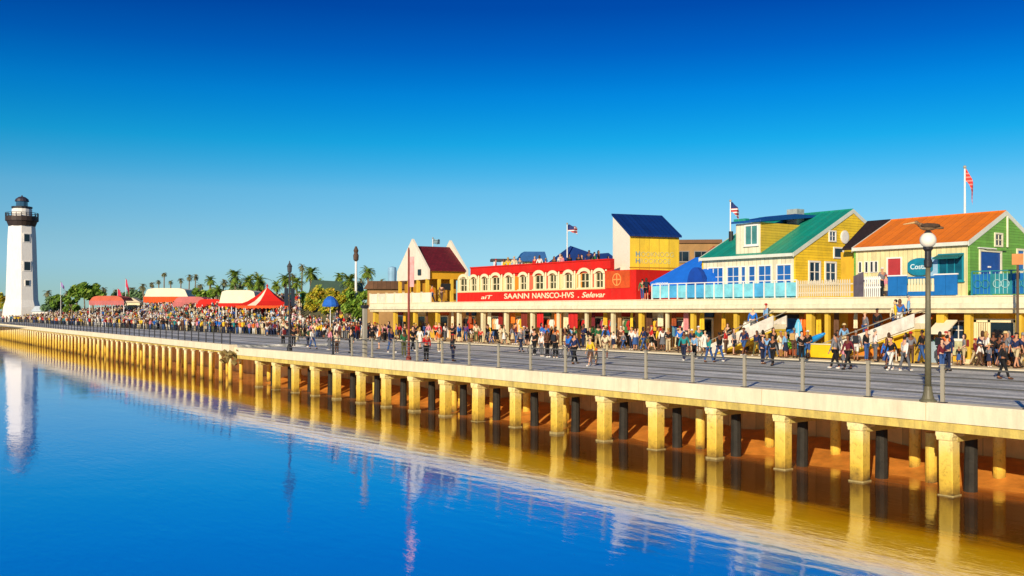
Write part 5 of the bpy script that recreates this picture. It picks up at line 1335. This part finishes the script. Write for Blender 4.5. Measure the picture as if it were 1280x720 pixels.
BAG = MB().box(-.15, .15, .11, .25, 1.02, 1.42).mesh('backpack', M_cloth, bevel=.05)
POSES = [
    (dict(), {}, 'standing'), (dict(stride=.3, armL=(.02, .2), armR=(.02, -.16)), {}, 'walking'),
    (dict(stride=-.26, armL=(.02, -.14), armR=(.02, .18)), {}, 'walking'),
    (dict(armR=(.0, .05), bendR=.9, armL=(.02, 0)), {}, 'standing'), (dict(bendL=.7, bendR=.7), {}, 'standing'),
    (dict(stride=.24, armL=(.02, .14), armR=(.02, -.1), female=True), dict(female=True, skirt=True), 'walking'),
    (dict(female=True, bendR=.6), dict(female=True, skirt=True), 'standing'),
    (dict(stride=.26, armL=(.03, .16), armR=(.03, -.14)), dict(shorts=True, sleeves=False), 'walking'),
    (dict(armL=(.08, 0), bendR=.5), dict(shorts=True, sleeves=False), 'standing'),
]
PM = [(person_meshes(pose(**a), **b), w_, b) for a, b, w_ in POSES]
TOPS = {'red': '#c8201f', 'white': '#ece6da', 'black': '#17171a', 'navy': '#1c2a52', 'pale blue': '#7fb0d6', 'orange': '#e0701e', 'yellow': '#e8c22c', 'green': '#2f6e42', 'pink': '#dc8c98', 'grey': '#7c7c80', 'brown': '#6a4630', 'cream': '#e2d2a8', 'bright blue': '#1f6fc8', 'teal': '#1f8a8a', 'maroon': '#6c1c2a', 'purple': '#5c3a7c'}
BOTS = {'navy': '#1b2440', 'black': '#141416', 'beige': '#c8b48a', 'grey': '#66686c', 'blue': '#34568c', 'brown': '#5a4030', 'white': '#dcd8cc', 'olive': '#5c5c34'}
HAIRC = {'dark': '#1c130d', 'brown': '#4a2e1a', 'blond': '#b8924c', 'grey': '#8c8880'}
HATC = {'straw': '#d9be82', 'white': '#e8e4da', 'black': '#1a1a1c', 'red': '#b82420'}
SKINC = ['#e0b090', '#c98f6c', '#a56c48', '#d8a684', '#7a4a30']
PEOPLE = 0
def col4(h): return (*C(h), 1)
def person(x, y, z, where, group, top=None, bot=None, head=None, pi=None, rz=None, hgt=None, doing=None, extra=''):
    global PEOPLE
    for _ in range(400):
        i = rnd.choices(range(len(PM)), [3, 3, 3, 2, 2, 2, 2, 2, 2])[0] if pi is None else pi
        P, act, fl = PM[i]
        tp = top or rnd.choices(list(TOPS), [2, 4, 6, 4, 2, 1.2, 1.3, 2, 2, 4, 3, 3, 1.6, 1, 1.5, .8])[0]
        bt = bot or rnd.choices(list(BOTS), [4, 4, 3, 3, 3, 2, 2, 1])[0]
        st = head or rnd.choices(['short', 'long', 'hat', 'cap'], [5, 4, 1.4, 1.8])[0]
        if st.split()[0] in HATC or st.split()[0] in HAIRC: hc, st_ = st.split()
        else: st_ = st; hc = rnd.choice(list(HATC)) if st in ('hat', 'cap') else rnd.choices(list(HAIRC), [5, 4, 2, 1])[0]
        low = 'skirt' if P['skirt'] else ('shorts' if fl.get('shorts') else 'trousers')
        hd = '%s %s' % (hc, st_) if st_ in ('hat', 'cap') else '%s %s hair' % (st_, hc)
        lab = 'person, %s, %s top, %s %s, %s' % (hd, tp, bt, low, where)
        if lab not in USED and len(lab.replace('-', '').split()) <= 16: break
    if len(lab.replace('-', '').split()) > 16: print('LONG', lab)
    USED.add(lab)
    o = thing('person', lab, 'person', (x, y, z), rnd.uniform(0, 2*PI) if rz is None else rz, group)
    s = (hgt or (rnd.uniform(.62, .8) if rnd.random() < .07 else rnd.uniform(.9, 1.07)))*(.95 if fl.get('female') else 1)
    o.scale = (s, s, s)
    a = link('body', P['body'], o); a.color = col4(rnd.choice(SKINC))
    a = link('shirt', P['shirt'], o); a.color = col4(TOPS[tp])
    a = link(low, P['trousers'], o); a.color = col4(BOTS[bt])
    sc_ = col4(rnd.choice(['#1a1a1a', '#e0dcd0', '#5a3a24']))
    for q in P['shoes']: a = link('shoe', q, o); a.color = sc_
    a = link('hat' if st_ in ('hat', 'cap') else 'hair', P['hair'][st_], o); a.color = col4((HATC if st_ in ('hat', 'cap') else HAIRC)[hc])
    if rnd.random() < .14:
        a = link('backpack', BAG, o); a.color = col4(rnd.choice(['#20242c', '#7a2020', '#3c5a3c', '#c8a060', '#2c4a80']))
    PEOPLE += 1
    return o
TOW = math.pi  # facing the water is rotation 0 (figures look along -y)
# the people one can tell apart on the road, seen column, foot row
GR = 'people on the pier roadway'
road = [(533, 452, 'red', 'black', 'dark short', 3, 'leaning by the rust red mast'), (566, 452, 'black', 'navy', 'red cap', 0, 'at the railing beside the person in red'),
        (505, 446, 'green', 'olive', 'dark short', 4, 'by the railing near the rust red mast'), (489, 441, 'navy', 'blue', 'dark short', 1, 'on the road before the parapet'),
        (474, 437, 'orange', 'grey', 'blond long', 8, 'on the road near the square bollard lamp'), (516, 439, 'black', 'black', 'dark short', 2, 'crossing the road past the rust red mast'),
        (549, 440, 'orange', 'beige', 'brown long', 0, 'on the road behind the railing pair'), (525, 436, 'white', 'white', 'blond long', 5, 'on the road behind the rust red mast'),
        (412, 438, 'pink', 'grey', 'blond long', 0, 'at the pier edge under the blue parasol'), (421, 442, 'cream', 'brown', 'brown short', 3, 'at the broken pier step below the parasol'),
        (439, 441, 'black', 'black', 'dark short', 0, 'by the square bollard lamp'), (385, 434, 'black', 'navy', 'dark short', 2, 'walking past the striped tent on the road'),
        (391, 436, 'white', 'blue', 'dark long', 1, 'walking next to the black lamp mast'), (354, 433, 'grey', 'black', 'dark short', 0, 'waiting beside the black lamp mast'),
        (367, 434, 'black', 'black', 'black hat', 4, 'at the foot of the black lamp mast'), (372, 430, 'brown', 'beige', 'brown short', 1, 'before the striped tent'),
        (668, 444, 'black', 'black', 'dark short', 1, 'pushing a black bicycle'), (651, 440, 'grey', 'navy', 'grey short', 2, 'ahead of the black bicycle'),
        (684, 447, 'brown', 'black', 'dark long', 4, 'walking between the two bicycles'), (694, 448, 'brown', 'black', 'brown short', 3, 'walking with the grey bicycle'),
        (677, 446, 'white', 'grey', 'white cap', 0, 'among the bicycle group'), (711, 451, 'bright blue', 'navy', 'dark short', 2, 'on the road beyond the bicycle group'),
        (718, 455, 'navy', 'black', 'dark short', 1, 'nearest the railing past the bicycles'), (738, 458, 'yellow', 'brown', 'straw hat', 5, 'beside a railing post before the tower'),
        (745, 456, 'orange', 'beige', 'blond long', 6, 'on the road before the yellow tower'), (757, 449, 'cream', 'beige', 'dark long', 8, 'on the road below the red end block'),
        (855, 451, 'teal', 'navy', 'dark short', 1, 'stepping off the kerb by the staircase'), (868, 449, 'pale blue', 'black', 'dark long', 3, 'by the dark red bicycle'),
        (886, 453, 'teal', 'blue', 'dark short', 2, 'walking below the first staircase'), (899, 452, 'black', 'blue', 'dark short', 1, 'walking below the first staircase foot'),
        (953, 455, 'navy', 'navy', 'dark long', 0, 'on the road below the hanging white shirts'), (966, 457, 'black', 'black', 'dark long', 1, 'on the road before the blue poster'),
        (959, 450, 'pale blue', 'blue', 'blond long', 2, 'at the kerb before the ochre bay'), (1002, 454, 'black', 'black', 'dark short', 4, 'at the kerb beside the blue inflatable'),
        (1044, 461, 'grey', 'black', 'dark short', 2, 'walking beside the yellow counter'), (1060, 462, 'maroon', 'black', 'dark long', 1, 'on the road below the picket fence'),
        (1054, 457, 'pink', 'grey', 'blond long', 6, 'behind the person in maroon'), (1108, 461, 'bright blue', 'blue', 'brown long', 5, 'walking in front of the golden banner'),
        (1114, 463, 'black', 'pale', 'dark short', 1, 'beside the person in bright blue'), (1131, 464, 'white', 'grey', 'dark short', 2, 'on the road past the golden banner'),
        (1177, 466, 'maroon', 'blue', 'dark short', 3, 'just past the globe lamp post'), (1184, 464, 'navy', 'navy', 'dark short', 0, 'beside the grey kiosk stall'),
        (1254, 474, 'black', 'black', 'dark short', 2, 'farthest out on the road by the signpost')]
road = [list(r) for r in road]
for r in road:
    px, py, tp, bt, hd, pi, wh = r
    if bt == 'pale': bt = 'white'
    v = road_v(py, px, 2.995); v = max(30.9, v); zf = 2.906
    if v > 48.7: zf = 3.036; v = max(v, 49.3)
    person(along(px, v), v, zf, wh, GR, tp, bt, hd, pi, rnd.choice([rnd.uniform(-.5, .5), rnd.uniform(1.2, 1.9), rnd.uniform(-1.9, -1.2), rnd.uniform(2.7, 3.6)]))
# shoppers on the pavement and in the arcade
def place_row(n, px0, px1, v0, v1, z, where, group, **kw):
    for i in range(n):
        px = px0+(px1-px0)*(i+rnd.uniform(.1, .9))/n; v = rnd.uniform(v0, v1)
        person(along(px, v), v, z, where(px) if callable(where) else where, group, **kw)
def zone(px):
    for a, n in ((560, 'in the arcade below the maroon roof'), (632, 'in the far red shop arcade'), (700, 'in the arcade under the red signboard'), (765, 'in the arcade under the arched windows'), (812, 'in the arcade below the yellow tower'), (884, 'in the arcade under the blue pavilion'), (1000, 'in the arcade below the teal roof'), (1066, 'on the pavement below the picket fence'), (1160, 'by the stairs below the orange roof'), (1215, 'by the yellow shop wall'), (1400, 'in the throng by the shuttered shop')):
        if px < a: return n
GS = 'shoppers along the arcade'
place_row(30, 482, 700, 49.4, 51.6, 3.036, zone, GS)
place_row(26, 700, 884, 49.4, 51.6, 3.036, zone, GS)
place_row(13, 560, 800, 52.2, 54.6, 3.036, lambda p: zone(p).replace('in the arcade', 'inside the arcade'), GS)
place_row(10, 905, 1012, 49.3, 49.9, 3.036, zone, GS)
place_row(7, 900, 1010, 52.4, 54.4, 3.036, lambda p: zone(p).replace('in the arcade', 'inside the arcade'), GS)
place_row(8, 1044, 1165, 49.2, 49.8, 3.036, zone, GS)
place_row(8, 1130, 1172, 50.6, 52.4, 3.036, lambda p: 'behind the globe lamp post', GS)
place_row(5, 1168, 1212, 49.4, 50.6, 3.036, zone, GS)
place_row(16, 1218, 1284, 49.3, 51.9, 3.036, zone, GS)
for i in range(7):   # on the stairs
    s_ = rnd.uniform(.15, .92)
    x0, x1 = along(1024, 50.0), along(1142, 50.0)
    person(x0+(x1-x0)*s_, 50.65, 3.03+2.15*(math.floor(s_*14)+1)/14, 'on the staircase below the orange roof', GS, pi=0)
for i in range(4):
    s_ = .2+.2*i; x0, x1 = along(886, 50.0), along(966, 50.0)
    person(x0+(x1-x0)*s_, 50.65, 3.03+2.0*(math.floor(s_*14)+1)/14, 'on the staircase below the teal roof', GS, pi=0)
# rooftop terrace of the red building, upper terrace
GT = 'people on the upper terraces'
place_row(19, 618, 762, 55.1, 56.6, SLAB+2.43, 'on the roof terrace behind the red cornice', GT)
for px, wh in ((1108, 'on the terrace beside the red door'), (1103, 'on the terrace by the white slat screen'), (803, 'on the terrace between tower and pavilion'), (808, 'on the terrace at the tower foot'), (540, 'on the terrace porch below the maroon roof'), (552, 'on the porch beside the red signboard end')):
    person(along(px, 52.6), 52.6, SLAB+.005, wh, GT)
# individuals of the crowd along the promenade (the nearest show largest)
GC_ = 'people packed along the promenade'
def where_c(px):
    for a, n in ((40, 'by the lighthouse foot'), (110, 'before the round tree clump'), (165, 'before the small orange tent'), (240, 'before the long white marquee'), (290, 'before the low pink tent'), (345, 'before the cream marquee'), (392, 'before the striped tent'), (440, 'under the golden trees'), (500, 'by the terrace end')):
        if px < a: return n
want = max(0, 296-PEOPLE)
spots = []
for i in range(4000):
    px = rnd.uniform(60, 482); v = 46.8+(rnd.random()**1.5)*9
    x = along(px, v); d = depth(x, v)
    if px > 440 and v > 50: continue
    spots.append((d, px, v, x))
spots.sort(); chosen = []
for d, px, v, x in spots:
    if len(chosen) >= want: break
    if all((x-c[3])**2+(v-c[2])**2 > 1.1 for c in chosen): chosen.append((d, px, v, x))
for d, px, v, x in chosen:
    person(x, v, max(2.906, ground_z(x, v)+.014), 'in the crowd '+where_c(px), GC_)
# the rest of the packed crowd reads as one mass
import numpy as np
def low_person(r):
    """small figure: legs, torso, arms, head as tapered tubes with colours"""
    V, F, K = [], [], []
    def tb(a, b, r0, r1, col, n=5):
        m = MB().tube(a, b, r0, r1, n); o = len(V); V.extend(m.v); F.extend([tuple(i+o for i in f) for f in m.f]); K.extend([col]*len(m.v))
    sk = C(r.choice(SKINC)); tp = C(r.choices(list(TOPS.values()), [3, 4, 7, 5, 2, 1.5, 1, 2, 2.5, 5, 5, 4, .8, 1.2, 2, .4])[0]); bt = C(r.choice(list(BOTS.values()))); hc = C(r.choice(list(HAIRC.values())+['#d9be82', '#e8e4da']))
    st = r.uniform(-.15, .15)
    tb((-.09, st, .0), (-.09, 0, .9), .06, .1, bt); tb((.09, -st, .0), (.09, 0, .9), .06, .1, bt)
    tb((0, 0, .85), (0, 0, 1.2), .15, .17, tp, 6); tb((0, 0, 1.2), (0, 0, 1.45), .19, .08, tp, 6)
    for s in (-1, 1): tb((s*.2, 0, 1.4), (s*.25, -.03, 1.1), .055, .045, tp); tb((s*.25, -.03, 1.1), (s*.22, -r.uniform(.05, .25), .9), .04, .03, sk)
    tb((0, 0, 1.43), (0, 0, 1.52), .05, .05, sk)
    m = MB().sphere((0, 0, 1.6), .105, 7, 5, (.85, 1, 1.15)); o = len(V); V.extend(m.v); F.extend([tuple(i+o for i in f) for f in m.f]); K.extend([hc if (v[2] > 1.62 or v[1] > .03) else sk for v in m.v])
    return V, F, K
protos = [low_person(rnd) for _ in range(40)]
CV, CF, CK = [], [], []
done = [(c[3], c[2]) for c in chosen]
cells = {}
for a, b in done: cells.setdefault((int(a//1), int(b//1)), []).append((a, b))
tries = 0
n_c = 0
while n_c < 2500 and tries < 45000:
    tries += 1
    px = rnd.uniform(-8, 462); v = 47.6+rnd.random()**1.1*17
    if px > 375 and v > 53: continue
    x = along(px, v)
    if x > -93 or x < -330: continue
    k_ = (int(x//1), int(v//1)); near = [p for i in (-1, 0, 1) for j in (-1, 0, 1) for p in cells.get((k_[0]+i, k_[1]+j), [])]
    if any((x-p[0])**2+(v-p[1])**2 < .42 for p in near): continue
    cells.setdefault(k_, []).append((x, v))
    V, F, K = rnd.choice(protos); t = rnd.uniform(0, 2*PI); ct, st = math.cos(t), math.sin(t); s = rnd.uniform(.92, 1.06); z0 = max(2.9, ground_z(x, v)+.01)
    o = len(CV); CV += [(x+s*(a*ct-b*st), v+s*(a*st+b*ct), z0+s*c) for a, b, c in V]; CF += [tuple(i+o for i in f) for f in F]; CK += K
    n_c += 1
me = bpy.data.meshes.new('crowd'); me.from_pydata(CV, [], CF)
at_ = me.color_attributes.new('cloth_colour', 'FLOAT_COLOR', 'POINT')
at_.data.foreach_set('color', np.array([(*c, 1) for c in CK], np.float32).ravel())
me.materials.append(mk('crowd_clothing', '#888888', .85, .15, 5, 0, attr='cloth_colour'))
me.polygons.foreach_set('use_smooth', [True]*len(me.polygons))
tag(link('crowd', me), 'dense mass of small figures packed across the slope below the tents', 'crowd', kind='stuff')
print('PEOPLE', PEOPLE, 'crowd', n_c)
